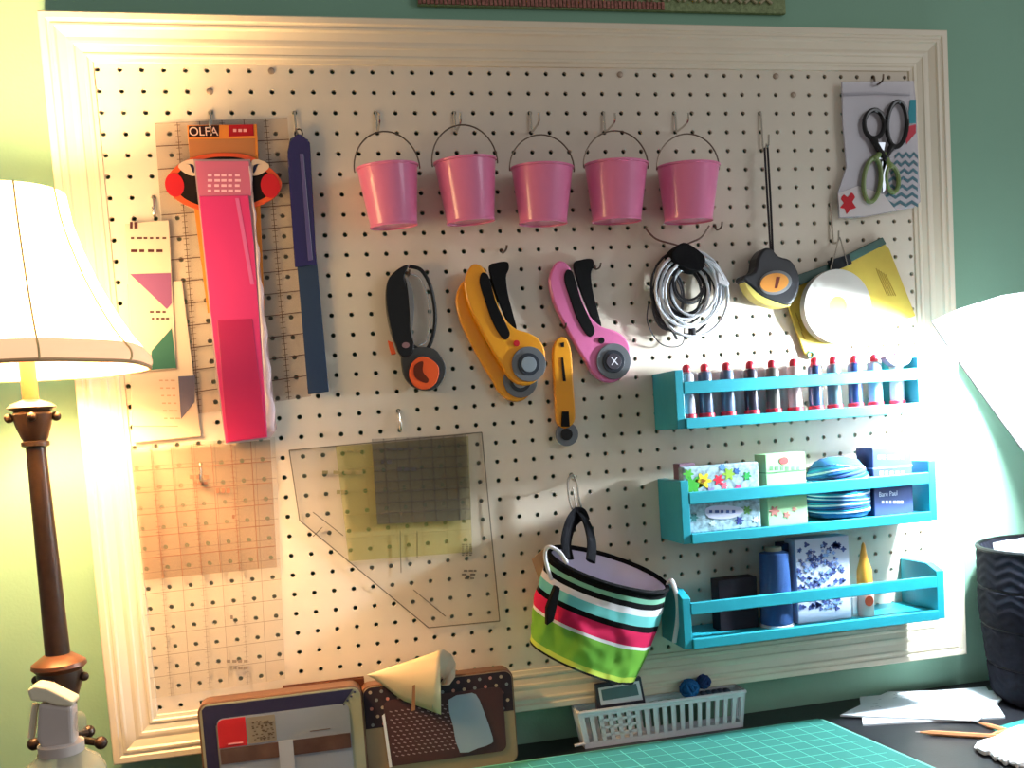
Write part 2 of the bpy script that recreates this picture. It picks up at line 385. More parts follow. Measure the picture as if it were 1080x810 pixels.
# navy ruler
t = thing('navy_ruler', 'long slim navy and slate ruler in a sheath hanging right of the grid ruler', 'ruler', (9.5, 15, -.3))
M().pp(sp2([(306, 146), (315, 143), (325, 147)], 4, False) + [(331, 240), (347, 413), (325, 416), (310, 240), (303, 160)], -.28, -.42).build('slate_blade', mat('slate_plastic', (48, 64, 90), .5), t, bevel=.03)
M().pp(sp2([(305, 150), (315, 141), (327, 150)], 5, False) + [(334, 279), (311, 282), (303, 165)], -.45, -.56).build('navy_sheath', mat('deep_navy_gloss', (36, 28, 90), .15, coat=.8), t, bevel=.05, segs=3)
M().pp([(316, 162), (320, 162), (330, 274), (325, 275)], -.565, -.6).build('ridge', mat('violet_gloss', (84, 76, 132), .12, coat=1), t, bevel=.015)
M().tube([W(*at(315 + 4 * math.cos(a), 141 + 5 * math.sin(a), -.5), -.5) for a in [k * math.pi / 6 for k in range(12)]], .04, 6, True).build('hanging_ring', blkgl, t, smooth=True)
# ---------------------------------------------------------------- rulers lower left and centre
hook(212, 480, 'short pale hook under the packets holding the big square ruler', reach=.5, drop=.8, tip=.3)
hook(421, 436, 'bright wire hook above the stack of square rulers', reach=.7, drop=.9, tip=.35)
acr_w = clear('warm_clear_acrylic', (214, 180, 150), .14, .15, tint=(250, 246, 242))
acr_v = clear('very_clear_acrylic', (200, 190, 178), .06, .1, tint=(253, 252, 250))
ln2 = mat('rust_ruler_line', (132, 92, 74), .6)
def printmarks(pts, d, mi=1):
    def f(m):
        for px, py, w, h, n in pts: words(m, px, py, w, h, d, mi, n)
    return f
ruler('clear_grid_ruler', 'large clear quilting ruler with faint grid at the lower left of the board', [(138, 470), (290, 461), (301, 716), (160, 737)], -.04, -.13,
      [acr_v, mat('grey_ruler_line', (140, 126, 114), .6), acr_v], 7, 12, .022, extra=printmarks([(239, 699, 24, 3, 4), (246, 706, 16, 3, 3), (243, 653, 4, 4, 1)], -.13))
ruler('small_grid_ruler', 'brownish square grid ruler laid over the top of the large clear one', [(137, 474), (285, 464), (292, 598), (152, 612)], -.15, -.23,
      [acr_w, ln2, acr_w], 7, 6, .035, extra=printmarks([(200, 505, 22, 4, 3), (204, 511, 16, 3, 3), (228, 520, 16, 5, 3), (245, 547, 5, 4, 1)], -.23))
# cut-corner ruler
t = thing('cut_corner_ruler', 'biggest clear ruler in the centre with a cut-off corner and dark outline', 'ruler', (15, 25, -.1))
out = [(305, 475), (508, 456), (527, 655), (452, 662), (316, 549)]
M().pp(out, -.04, -.12).build('acrylic_sheet', acr_v, t)
m = M()
def pxline(m, a, b, w, d, mi=0):
    A, B = at(*a, d), at(*b, d); dx, dy = B[0] - A[0], B[1] - A[1]; L = math.hypot(dx, dy); n = (-dy / L * w / 2, dx / L * w / 2)
    m.prism([(A[0] + n[0], A[1] + n[1]), (B[0] + n[0], B[1] + n[1]), (B[0] - n[0], B[1] - n[1]), (A[0] - n[0], A[1] - n[1])], d + .01, d - .02, mi)
for i in range(5): pxline(m, out[i], out[(i + 1) % 5], .055, -.12)
for a, b in [((330, 540), (362, 565)), ((330, 566), (340, 556)), ((422, 560), (423, 604)), ((436, 622), (470, 650)), ((440, 588), (440, 560))]: pxline(m, a, b, .045, -.12)
for k in range(6): words(m, 487, 575 + k * 2.2, 12, 1.3, -.125, 0, 3)
words(m, 489, 603, 16, 2, -.125, 0, 3); words(m, 487, 607, 18, 2, -.125, 0, 2); words(m, 490, 611, 12, 2, -.125, 0, 2)
m.build('printed_outline', mat('smoke_line', (120, 112, 100), .5), t)
def yell(m):
    for px, py, w, h, n in [(366, 477, 18, 2, 2), (340, 500, 46, 3.5, 4), (355, 521, 10, 4, 2)]: words(m, px, py, w, h, -.2, 1, n)
ruler('yellow_grid_ruler', 'yellow tinted square ruler in the middle of the central stack', [(354, 471), (494, 460), (498, 582), (368, 592)], -.13, -.2,
      [clear('yellowish_acrylic', (206, 194, 110), .13, .15, tint=(253, 252, 238)), mat('olive_line', (150, 138, 96), .6), clear('y_edge', (120, 110, 70), .5)], 5, 5, .022, extra=yell)
ruler('grey_square_ruler', 'small dark grey square grid ruler on top of the central stack', [(392, 463), (492, 458), (497, 548), (398, 553)], -.22, -.3,
      [clear('grey_acrylic', (150, 144, 140), .14, .15, tint=(247, 246, 245)), mat('charcoal_line', (84, 78, 76), .6), edge_m], 8, 8, .03,
      extra=printmarks([(419, 497, 22, 4, 3), (402, 489, 12, 4, 2), (408, 475, 30, 2, 5)], -.3))
# ---------------------------------------------------------------- rotary cutters
hook(435, 279, 'dark hook tip above the black and orange cutter', reach=.9, drop=.1, tip=.1, mt=dsteel)
hook(538, 272, 'dark hook tip above the yellow cutters', reach=1.3, drop=.1, tip=.1, mt=dsteel)
hook(628, 274, 'dark hook tip above the pink cutter', reach=1.1, drop=.1, tip=.1, mt=dsteel)
hook(592, 350, 'dark hook tip above the slim yellow cutter', reach=.8, drop=.1, tip=.1, mt=dsteel)
t = thing('rotary_cutter', 'black rotary cutter with a looped handle and orange blade cover', 'cutter', (15, 16, -.4), 'rotary cutters on the board')
M().pp(sp2([(431, 279), (419, 284), (409, 296), (407, 318), (411, 345), (418, 365), (424, 376), (434, 374), (437, 362), (433, 345), (434, 325), (431, 305), (427, 292)], 4), -.25, -.75).build('handle', blkgl, t, bevel=.1, segs=3)
M().pp(sp2([(428, 292), (435, 305), (437, 325), (435, 350), (437, 362), (433, 350), (432, 325), (430, 305)], 4), -.5, -.79).build('grey_grip', grey, t, bevel=.02)
lp = [(431, 281), (443, 284), (452, 297), (457, 315), (459, 335), (457, 352), (452, 366), (445, 370), (436, 365)]
M().tube(spline([atw(x, y, -.5) for x, y in lp], 5), .1, 8).build('guard_loop', blkgl, t, smooth=True)
M().tube(spline([atw(x, y, -.5) for x, y in [(433, 289), (442, 293), (449, 307), (453, 325), (453, 345), (449, 360), (442, 364)]], 5), .05, 6).build('clear_lever', clear('clear_lever', (200, 200, 200), .5), t, smooth=True)
M().pp(sp2([(424, 372), (440, 366), (458, 368), (469, 382), (470, 395), (462, 408), (450, 412), (436, 408), (426, 396)], 4), -.3, -.62).build('head', mat('charcoal_plastic', (56, 56, 54), .4), t, bevel=.06)
M().ell(449, 392, 18, 18, -.63, -.68, ang=0).build('blade_disc', mat('dark_disc', (70, 72, 74), .3, metal=.5), t)
M().pp(sp2([(444, 376), (455, 379), (463, 388), (461, 402), (452, 410), (440, 409), (432, 398), (434, 384)], 4), -.69, -.86).build('orange_cover', orange, t, bevel=.04)
M().pp(sp2([(437, 386), (446, 381), (446, 392), (452, 400), (449, 404), (438, 398)], 4), -.865, -.88).build('cover_recess', mat('brown_recess', (96, 40, 22), .5), t)
M().pp([(409, 359), (414, 361), (418, 373), (413, 374), (411, 368)], -.4, -.6).build('orange_button', orange, t, bevel=.02)
M().ell(428, 364, 4, 3, -.76, -.8).build('rivet', mat('rose_metal', (170, 130, 130), .3, metal=.6), t)
def big_cutter(dx, dy, dz, body, label, emblem):
    T = lambda pts: [(x + dx, y + dy) for x, y in pts]
    c = at(540 + dx, 405 + dy, -.5)
    t = thing('rotary_cutter', label, 'cutter', (c[0], c[1], -.5 + dz), 'rotary cutters on the board')
    M().pp(T(sp2([(497, 280), (506, 279), (513, 287), (519, 302), (525, 320), (533, 336), (545, 347), (558, 351), (569, 358), (575, 370), (574, 386), (569, 398), (559, 406), (546, 405), (535, 396), (529, 385), (519, 369), (506, 345), (495, 322), (490, 298)], 3)),
               -.2 + dz, -.62 + dz).build('handle', body, t, bevel=.1, segs=3)
    M().pp(T(sp2([(508, 288), (514, 289), (518, 300), (524, 320), (534, 342), (538, 352), (534, 358), (528, 354), (519, 338), (511, 315), (506, 298)], 4)), -.6 + dz, -.7 + dz).build('grip_insert', blk, t, bevel=.03)
    M().pp(T(sp2([(516, 281), (523, 277), (535, 276), (537, 283), (534, 292), (536, 310), (541, 330), (545, 347), (538, 344), (528, 322), (520, 300)], 4)), -.25 + dz, -.5 + dz).build('squeeze_lever', blk, t, bevel=.05)
    M().ell(558 + dx, 384 + dy, 18, 18, -.64 + dz, -.74 + dz).build('blade_guard', mat('smoke_disc', (112, 116, 122), .35, metal=.3), t, bevel=.02)
    M().ell(558 + dx, 384 + dy, 11.5, 11.5, -.75 + dz, -.82 + dz).build('washer', mat('dark_washer', (44, 50, 60), .3), t, bevel=.02)
    M().ell(558 + dx, 384 + dy, 8, 8, -.82 + dz, -.88 + dz).build('nut', mat('pale_nut', (150, 162, 172), .3, metal=.4) if emblem == 0 else mat('dark_nut', (58, 52, 62), .4), t, bevel=.02)
    if emblem: text('X', 555 + dx, 388 + dy, -.89 + dz, 8, white, t, 'emblem')
    M().ell(545 + dx, 362 + dy, 3.2, 3.2, -.63 + dz, -.7 + dz).build('release_button', red if emblem == 0 else blk, t, bevel=.015)
    return t
t2 = big_cutter(-9, 17, .12, yellow, 'yellow rotary cutter hanging behind and below the other one', 0)
big_cutter(0, 0, -.42, yellow, 'yellow rotary cutter in front, with black grip and grey round blade', 0)
big_cutter(89.5, -3, 0, pinkp, 'pink rotary cutter with a black grip and dark round blade', 1)
t = thing('rotary_cutter', 'slim straight yellow rotary cutter hanging between the big yellow and pink ones', 'cutter', (24, 18, -.4), 'rotary cutters on the board')
M().pp(sp2([(586, 360), (592, 355), (599, 358), (603, 372), (605, 400), (607, 430), (606, 445), (597, 452), (588, 447), (586, 430), (584, 395), (583, 372)], 3), -.2, -.55).build('handle', yellow, t, bevel=.09, segs=3)
m = M(); m.pp([(591, 362), (595, 361), (595, 366), (592, 366)], -.56, -.58); m.pp([(592, 377), (594, 377), (597, 402), (594, 402)], -.56, -.6)
m.build('slider_slot', blk, t)
M().pp([(593, 434), (600, 434), (601, 450), (592, 450)], -.56, -.66).build('blade_clip', blk, t, bevel=.02)
M().ell(598, 458, 12, 12, -.4, -.5).build('blade_disc', mat('smoke_disc', (112, 116, 122), .35), t, bevel=.01)
M().ell(598, 458, 6, 6, -.51, -.62).build('nut', blkgl, t, bevel=.02)
# ---------------------------------------------------------------- cables
hook(749, 241, 'dark hook with a bent wire end above the coiled cables', reach=.9, drop=.2, tip=.2, mt=dsteel)
def coil(cx, cy, rx, ry, n, jit, d, seed, rad, tail=()):
    rnd = random.Random(seed); pts = []
    steps = 26
    for k in range(n * steps):
        a = 2 * math.pi * k / steps + seed; q = k // 9
        f = 1 + jit * noise.noise(Vector((k * .045, seed, 0))) * 1.6 - .25 * abs(noise.noise(Vector((k * .012, seed * 3, 1))))
        pts.append(atw(cx + rx * f * math.cos(a) + 3 * noise.noise(Vector((k * .03, 7, seed))), cy + ry * f * math.sin(a), d + .45 * noise.noise(Vector((k * .04, seed, 5)))))
    for x, y, dd in tail: pts.append(atw(x, y, dd))
    m = M(); m.tube(pts, rad, 6); return m
wc = mat('white_cable', (216, 222, 230), .4); bc = mat('black_cable', (28, 28, 34), .4)
t = thing('cable_coil', 'coiled white charging cable in front of the black cords, wrapped at the top', 'cable', (31, 10, -.6))
coil(728, 309, 32, 37, 7, .5, -1.0, 2, .08).build('cable', wc, t, smooth=True)
M().tube(spline([atw(744, 274, -1.2), atw(756, 284, -1.2), atw(763, 296, -1.2)], 5), .12, 8).build('thick_end', wc, t, smooth=True)
M().pp([(757, 288), (763, 287), (770, 300), (766, 302), (758, 298)], -1.1, -1.3).build('plug', white, t, bevel=.03)
t = thing('cable_coil', 'coiled black cords bundled behind the white cable on the board', 'cable', (31, 10.5, -.6))
coil(722, 308, 27, 34, 6, .45, -.55, 5, .07).build('cable', bc, t, smooth=True)
coil(727, 300, 19, 24, 4, .6, -.75, 13, .075).build('inner_cord', bc, t, smooth=True)
coil(706, 318, 16, 32, 4, .4, -.45, 9, .055).build('grey_strand', mat('grey_cable', (92, 90, 94), .5), t, smooth=True)
M().tube(spline([atw(x, y, -.5) for x, y in [(684, 320), (683, 340), (694, 360), (708, 366), (720, 362), (722, 345)]], 6), .035, 6).build('thin_strand', mat('grey_cable', (92, 90, 94), .5), t, smooth=True)
M().tube(spline([atw(x, y, -.6) for x, y in [(703, 325), (708, 345), (714, 358)]], 6), .07, 6).build('jack_lead', mat('grey_cable', (92, 90, 94), .5), t, smooth=True)
M().lathe((*at(730, 350, -.7), -.7), [(.1, -.25), (.2, -.2), (.2, .15), (.1, .3)], 12).build('jack', bc, t, smooth=True)
M().tube(spline([atw(x, y, -.45) for x, y in [(680, 240), (692, 252), (712, 258), (724, 262)]], 6), .05, 6).build('frayed_end', mat('tan_cable', (130, 100, 92), .6), t, smooth=True)
M().tube(spline([atw(x, y, -.8) for x, y in [(712, 263), (728, 256), (740, 250), (748, 238)]], 6), .05, 6).build('bent_wire', dsteel, t, smooth=True)
tag(M().pp(sp2([(716, 258), (725, 256), (742, 268), (744, 278), (738, 286), (722, 282), (710, 274), (709, 266)], 3), -.35, -1.45).build('cable_strap', mat('velcro', (8, 8, 10), .9, bump=.4, bump_scale=900), bevel=.08),
    'black fabric strap cinching the coiled cables at the top', 'strap')
# ---------------------------------------------------------------- tape measure on long strap
hook(801, 120, 'long thin hook the tape measure hangs from', reach=.8, drop=1.9, tip=.5)
t = thing('tape_measure', 'dark tape measure with an orange oval label hanging on a long strap', 'tape measure', (36.5, 12, -.8))
m = M()
M().pp(sp2([(806, 262), (814, 262), (822, 270), (834, 274), (842, 286), (844, 300), (840, 314), (832, 322), (818, 318), (804, 312), (792, 302), (783, 292), (796, 286), (799, 272)], 3), -.3, -1.35).build('case', mat('slate_black_plastic', (20, 23, 30), .4), t, bevel=.14, segs=3)
M().pp(sp2([(786, 296), (800, 306), (818, 314), (832, 318), (833, 323), (818, 324), (800, 318), (789, 306)], 3), -.5, -1.25).build('yellow_edge', mat('pale_yellow_plastic', (214, 196, 96), .4), t, bevel=.04)
M().ell(818, 298, 17.5, 11.5, -1.36, -1.42, ang=-.12).build('label_rim', mat('grey_rim', (120, 122, 124), .4), t, bevel=.03)
M().ell(817, 298, 15, 9, -1.43, -1.47, ang=-.12).build('label', mat('amber_label', (232, 152, 58), .4), t, bevel=.015)
M().pp([(819, 292), (823, 292), (820, 304), (817, 304)], -1.47, -1.49).build('label_print', mat('brown_print2', (110, 50, 40), .6), t)
for s in (-1.6, 1.6):
    M().tube([atw(808 + s, 156, -.7), atw(811 + s, 210, -.72), atw(814 + s * .7, 266, -.8)], .06, 6).build('strap_cord', mat('charcoal_cord', (50, 46, 48), .6), t, smooth=True)
M().tube([atw(807, 156, -.7), atw(808, 152, -.72), atw(810, 156, -.7)], .06, 6).build('strap_loop', steel, t, smooth=True)
# ---------------------------------------------------------------- scissors packet
hook(929, 80, 'dark hook holding the scissors packet at the top right', reach=.9, drop=.45, tip=.25, mt=dsteel)
t = thing('scissors_packet', 'clear zip packet with black and green scissors, hanging top right of the board', 'packet', (42, 7, -.3))
film = clear('milky_film', (196, 190, 200), .55, .12)
M().pp([(888, 86), (964, 85), (966, 104), (971, 213), (964, 219), (911, 229), (885, 230), (884, 203), (893, 176), (889, 130)], -.3, -.42).build('film', film, t, bevel=.02)
M().pp([(884, 204), (905, 196), (932, 205), (945, 222), (911, 228), (886, 229)], -.43, -.46).build('white_card', mat('white_card', (214, 206, 206), .6), t)
M().pp(sp2([(887, 210), (890, 205), (894, 208), (898, 203), (902, 208), (899, 213), (903, 219), (897, 221), (893, 226), (891, 220), (886, 219), (890, 214)], 2), -.465, -.48).build('red_flower', red, t)
M().pp([(890, 98), (925, 97), (960, 99), (960, 101), (925, 99.5), (890, 101)], -.425, -.45).build('zip_line', mat('zip', (150, 146, 156), .4), t)
M().pp([(960, 105), (966, 105), (966, 130), (957, 130)], -.43, -.45).build('teal_patch', mat('teal_print', (60, 150, 164), .5), t)
M().pp([(954, 134), (966, 131), (966, 140), (956, 152)], -.43, -.45).build('red_patch', mat('rose_print', (206, 70, 84), .5), t)
m = M()
for k in range(7):
    y0 = 160 + k * 8.5; x0 = 944 - k * 2.2
    P = []
    for j in range(7):
        x = x0 + j * (968 - x0) / 6; P.append((x, y0 + (0 if j % 2 else 4)))
    m.pp(P + [(x, y + 3.4) for x, y in P[::-1]], -.425, -.445)
m.build('chevrons', mat('blue_grey_chevron', (84, 118, 130), .5), t)
def scissors(name, cx, loops, blade, mt, d, label):
    s = thing(name, label, 'scissors', (*at(*cx, d), d))
    for (x, y, rx, ry, an) in loops:
        pts = []
        for i in range(24):
            a = 2 * math.pi * i / 24; u, w = rx * math.cos(a), ry * math.sin(a)
            pts.append(atw(x + u * math.cos(an) - w * math.sin(an), y + u * math.sin(an) + w * math.cos(an), d))
        M().tube(pts, .13, 8, True).build('finger_loop', mt, s, smooth=True)
    for a, b, w in blade[:2]: M().tube(spline([atw(*a, d), atw((a[0] + b[0]) / 2 + w, (a[1] + b[1]) / 2, d - .05), atw(*b, d)], 5), [.2] * 3 + [.16] * 8, 8).build('shank', mt, s, smooth=True)
    for P in blade[2:]: M().pp(P, d + .05, d - .04).build('blade', blade_m, s, bevel=.01)
    return s
scissors('craft_scissors', (933, 150), [(922, 131, 10.5, 15, 0), (946, 131, 10.5, 24, .05)], [((921, 146), (934, 168), -1), ((941, 154), (932, 170), 0), [(930, 166), (936, 166), (934, 200), (931, 204)], [(932, 166), (937, 166), (927, 200)]],
         blkgl, -.62, 'black handled scissors at the top of the clear packet')
scissors('craft_scissors', (930, 195), [(920, 190, 9, 23, .1), (941, 189, 6.5, 14, -.1)], [((922, 168), (930, 160), 0), ((939, 176), (932, 162), 0), [(926, 150), (934, 150), (931, 168), (927, 168)]],
         mat('moss_green_plastic', (120, 140, 84), .35), -.6, 'green handled scissors lower down in the clear packet')
# ---------------------------------------------------------------- yellow package + white roll
hook(876, 215, 'long pale hook holding the yellow package by a wire tie', reach=.7, drop=2.1, tip=.5)
yp = mat('yellow_package', (196, 172, 76), .5, noise_amt=.05)
t = thing('fabric_package', 'tilted yellow flat package with a dark green top strip, behind the white roll', 'package', (41, 14, -.3))
M().pp([(836, 305), (932, 256), (938, 262), (966, 333), (917, 351), (858, 379), (849, 374), (831, 322)], -.12, -.3).build('package_body', yp, t, bevel=.05)
M().pp([(841, 290), (870, 280), (931, 250), (935, 257), (898, 276), (844, 301)], -.3, -.5).build('header_strip', mat('bottle_green', (18, 72, 60), .45), t, bevel=.03)
M().pp([(873, 275), (896, 268), (899, 278), (878, 287)], -.5, -.62).build('clip', mat('near_black', (24, 28, 32), .5), t, bevel=.03)
m = M(); 
for k in range(5): pxline(m, (924 + k * 2.5, 283 + k * 1.5), (936 + k * 2.2, 312), .05, -.31)
for k in range(3): pxline(m, (839 + k * 3, 330 + k * 10), (843 + k * 3, 340 + k * 9), .06, -.31)
m.build('print', mat('olive_print', (164, 138, 60), .6), t)
M().tube([atw(855 + 3 * math.cos(a), 374 + 3 * math.sin(a), -.34) for a in [k * math.pi / 8 for k in range(16)]], .05, 6, True).build('eyelet', mat('teal_metal', (90, 130, 120), .3, metal=.6), t, smooth=True)
M().tube(spline([atw(876, 284, -.66), atw(882, 262, -.8), atw(885, 250, -.75), atw(889, 262, -.8), atw(894, 280, -.66)], 5), .04, 6).build('wire_tie', steel, t, smooth=True)
t = thing('tape_roll', 'wide flat white roll of tape with a cream core hanging over the yellow package', 'tape roll', (*at(884, 357, -.8), -.8))
M().ell(884, 323, 35, 35, -.52, -1.05, hole=.27, n=56).build('roll', mat('white_roll', (206, 202, 194), .7), t, bevel=.02)
M().ell(884, 323, 9.5, 9.5, -.6, -1.03, hole=.8).build('core', mat('cream_core', (190, 160, 84), .6), t)
M().ell(884, 323, 7.6, 7.6, -.6, -1.0).build('core_plug', mat('cream_core', (190, 160, 84), .6), t)
# ---------------------------------------------------------------- turquoise shelves
def shelf(label, fl, fr, top, bot, ph, depth=3.6):
    """fl, fr: front left / right x; top,bot rows"""
    F = -depth
    t = thing('spice_shelf', label, 'shelf', ((fl + fr) / 2, bot, F / 2), 'turquoise spice shelves')
    for x in (fl, fr - .45):
        m = M(); a = []; b = []
        P = [(-.02, top), (F + .9, top), (F, top + .35), (F, bot), (-.02, bot)] if ph else [(-.02, top), (F, top), (F, bot), (-.02, bot)]
        a = [m.v(W(x, r, d)) for d, r in P]; b = [m.v(W(x + .45, r, d)) for d, r in P]
        m.face(a); m.face(b[::-1]); m.loop(a, b)
        m.build('side_panel', turq, t, bevel=.03)
    M().box(fl + .45, fr - .45, bot - .45, bot, -.02, F + .1).build('bottom_board', turq, t, bevel=.02)
    M().box(fl + .45, fr - .45, bot - .52, bot + .02, F + .1, F - .12).build('front_lip', turq, t, bevel=.04)
    M().box(fl + .45, fr - .45, top + .62, top + 1.25, F + .22, F - .02).build('front_rail', turq, t, bevel=.04)
    return t
SD = -3.3
s1 = (at(712, 400, SD)[0], at(976, 400, SD)[0]); s2 = (at(718, 520, SD)[0], at(988, 520, SD)[0]); s3 = (at(720, 640, SD)[0], at(996, 620, SD)[0])
def rows(a, b):
    return (at(*a, SD)[1], at(*b, SD)[1])
T1 = (at(716, 390, SD)[1] + at(970, 376, SD)[1]) / 2; B1 = (at(720, 456, SD)[1] + at(972, 431, SD)[1]) / 2
T2 = (at(720, 505, SD)[1] + at(982, 488, SD)[1]) / 2; B2 = (at(722, 575, SD)[1] + at(986, 548, SD)[1]) / 2
T3 = (at(722, 622, SD)[1] + at(990, 598, SD)[1]) / 2; B3 = (at(728, 684, SD)[1] + at(994, 653, SD)[1]) / 2
print('SHELVES', s1, T1, B1, s2, T2, B2, s3, T3, B3)
print('tilt', at(716, 390, SD)[1], at(970, 376, SD)[1], at(720, 456, SD)[1], at(972, 431, SD)[1], at(722, 575, SD)[1], at(986, 548, SD)[1], at(728, 684, SD)[1], at(994, 653, SD)[1])
shelf('top turquoise shelf holding small red-capped bottles', *s1, T1, B1, 0, -SD)
shelf('middle turquoise shelf holding boxes and a blue yarn ball', *s2, T2, B2, 0, -SD)
shelf('lowest turquoise shelf with a patterned tin and a glue bottle', *s3, T3, B3, 1, -SD)
# bottles
cols = [(150, 150, 165), (70, 84, 110), (80, 100, 128), (40, 36, 54), (96, 92, 88), (214, 180, 180), (36, 58, 96), (96, 116, 124), (38, 60, 112), (150, 190, 206), (190, 196, 204)]
cnames = ['pale grey', 'dusty blue', 'steel blue', 'near-black', 'brown grey', 'pale pink', 'dark blue', 'grey green', 'deep blue', 'light blue', 'silver grey']
place = ['at the left end of the top shelf', 'second along the top shelf', 'third along the top shelf', 'fourth along the top shelf', 'fifth along the top shelf', 'in the middle of the top shelf',
         'just under the eyelet of the yellow package', 'eighth along the top shelf', 'ninth along the top shelf', 'second from the right end of the top shelf', 'at the right end of the top shelf']
capm = mat('red_cap', (204, 40, 60), .35)
bx = [725, 744, 767, 792, 815, 838, 860, 880, 902, 923, 946]
for i, px in enumerate(bx):
    x, _ = at(px, 410, -2.2); c = (x, B1 - .46, -2.2)
    t = thing('thread_bottle', '%s bottle with red cap, %s' % (cnames[i], place[i]), 'bottle', c, 'red-capped bottles on the top shelf')
    M().lathe(c, [(.38, 0), (.42, .03), (.42, .24), (.38, .27)], 20).build('base_ring', capm, t, smooth=True)
    M().lathe(c, [(.36, .27), (.37, .3), (.37, 2.25), (.33, 2.4), (.2, 2.48)], 20).build('thread_body', mat('bottle_%d' % i, cols[i], .3, coat=.6), t, smooth=True)
    M().lathe(c, [(.2, 2.46), (.22, 2.5), (.22, 2.72), (.15, 2.84), (.05, 2.88)], 14).build('cap', capm, t, smooth=True)
for i, px in enumerate([731, 755, 779, 803, 827]):
    x, _ = at(px, 410, -1.2); c = (x, B1 - .46, -1.2)
    tag(M().lathe(c, [(.36, 0), (.4, .05), (.4, 2.2), (.34, 2.42), (.15, 2.55)], 20).build('white_tube', mat('glossy_white', (236, 236, 240), .2, coat=.6), smooth=True),
        'white round-topped tube on the top shelf, %s' % ['leftmost behind the bottles', 'second of five from the left', 'middle one of five', 'fourth of five from the left', 'rightmost of the five tubes'][i], 'tube', 'white tubes on the top shelf')
tag(M().pp(sp2([(934, 377), (944, 374), (956, 373), (962, 378), (956, 385), (944, 386)], 3), -2.4, -3.0).build('trinket', mat('grey_pink', (150, 130, 150), .4), bevel=.05), 'small grey and pink trinket resting on the last bottle of the top shelf', 'trinket')
# shelf 2 items
def sbox(x0, x1, top, bot, d0, d1, name, mats, parent=None, bevel=.03):
    return M().box(x0, x1, top, bot, d0, d1).build(name, mats, parent, bevel=bevel)
def px_rect(x0, y0, x1, d, bot):
    """x extent and top row for something standing on a shelf"""
    a = at(x0, y0, d); b = at(x1, y0, d); m_ = at((x0 + x1) / 2, y0, d); return a[0], b[0], m_[1]
b2 = B2 - .46
x0, x1, tp = px_rect(720, 490, 800, -2.9, b2)
t = thing('floral_tin', 'flat tin with yellow, red and green flowers at the left of the middle shelf', 'tin', ((x0 + x1) / 2, b2, -2.6))
tinb = mat('pale_blue_tin', (150, 178, 190), .4, noise_amt=.5, noise_scale=160)
sbox(x0, x1, tp, b2, -2.2, -2.9, 'tin_body', tinb, t, .08)
fl = [((731, 512), 11, (70, 160, 60)), ((726, 500), 6, (90, 180, 70)), ((742, 507), 9, (236, 206, 60)), ((758, 506), 6, (214, 50, 70)), ((764, 512), 4, (230, 110, 130)), ((769, 500), 7, (140, 180, 70)), ((788, 502), 5, (50, 150, 80)),
      ((779, 515), 5, (200, 80, 130)), ((750, 519), 6, (150, 140, 190)), ((762, 493), 4, (90, 140, 190)), ((777, 497), 4, (60, 100, 160)), ((732, 546), 5, (70, 120, 120)), ((752, 552), 4, (200, 220, 220)), ((788, 538), 5, (90, 140, 80)), ((780, 549), 5, (50, 60, 120)), ((797, 548), 4, (200, 210, 220))]
def flower(m, px, py, r, d, mi, n=6):
    P = []
    for k in range(n * 6):
        a = 2 * math.pi * k / (n * 6); f = r * (.75 + .25 * math.cos(a * n)); P.append((px + f * math.cos(a), py + f * math.sin(a)))
    m.pp(P, d, d - .02, mi)
for k, ((px, py), r, c) in enumerate(fl):
    m = M(); flower(m, px, py, r, -2.9, 0); m.build('flower', mat('petal_%d' % k, c, .5), t)
m = M(); flower(m, 742, 507, 3, -2.92, 0, 5); m.build('flower_eye', mat('brown_eye', (150, 96, 40), .5), t)
M().pp(sp2([(745, 536), (762, 533), (780, 535), (784, 540), (770, 547), (748, 546)], 3), -2.9, -2.93).build('label_plate', mat('lilac_plate', (196, 200, 226), .5), t)
m = M(); words(m, 748, 541, 30, 3, -2.935, 0, 5); m.build('label_print', mat('blue_print', (70, 90, 150), .5), t)
x0, x1, tp = px_rect(714, 489, 720, -1.6, b2)
tag(sbox(x0, x0 + .9, tp, b2, -1.0, -1.9, 'small_box', mat('mauve_box', (120, 96, 112), .5)), 'small mauve box behind the left end of the floral tin', 'box')
x0, x1, tp = px_rect(807, 478, 849, -2.9, b2)
t = thing('green_box', 'pale green card box with a red dot, standing next to the floral tin', 'box', ((x0 + x1) / 2, b2, -2.4))
sbox(x0, x1, tp, b2, -1.6, -2.9, 'carton', mat('pale_green_card', (160, 206, 158), .55), t)
M().box(x0 - .02, x1 + .02, tp + .95, tp + 1.0, -1.6, -2.92).build('lid_seam', mat('green_seam', (96, 146, 104), .6), t)
M().ell(827, 486, 4.5, 3.6, -2.9, -2.93).build('red_dot', mat('dot_red', (220, 90, 90), .5), t)
m = M(); words(m, 812, 496, 34, 4, -2.905, 0, 6); m.build('print', mat('green_print', (110, 170, 120), .6), t)
m = M(); flower(m, 817, 539, 6, -2.9, 0); flower(m, 830, 543, 4, -2.9, 0, 5); flower(m, 838, 537, 3, -2.9, 0, 5); m.build('blossom_print', mat('rose_brown', (176, 120, 112), .6), t)
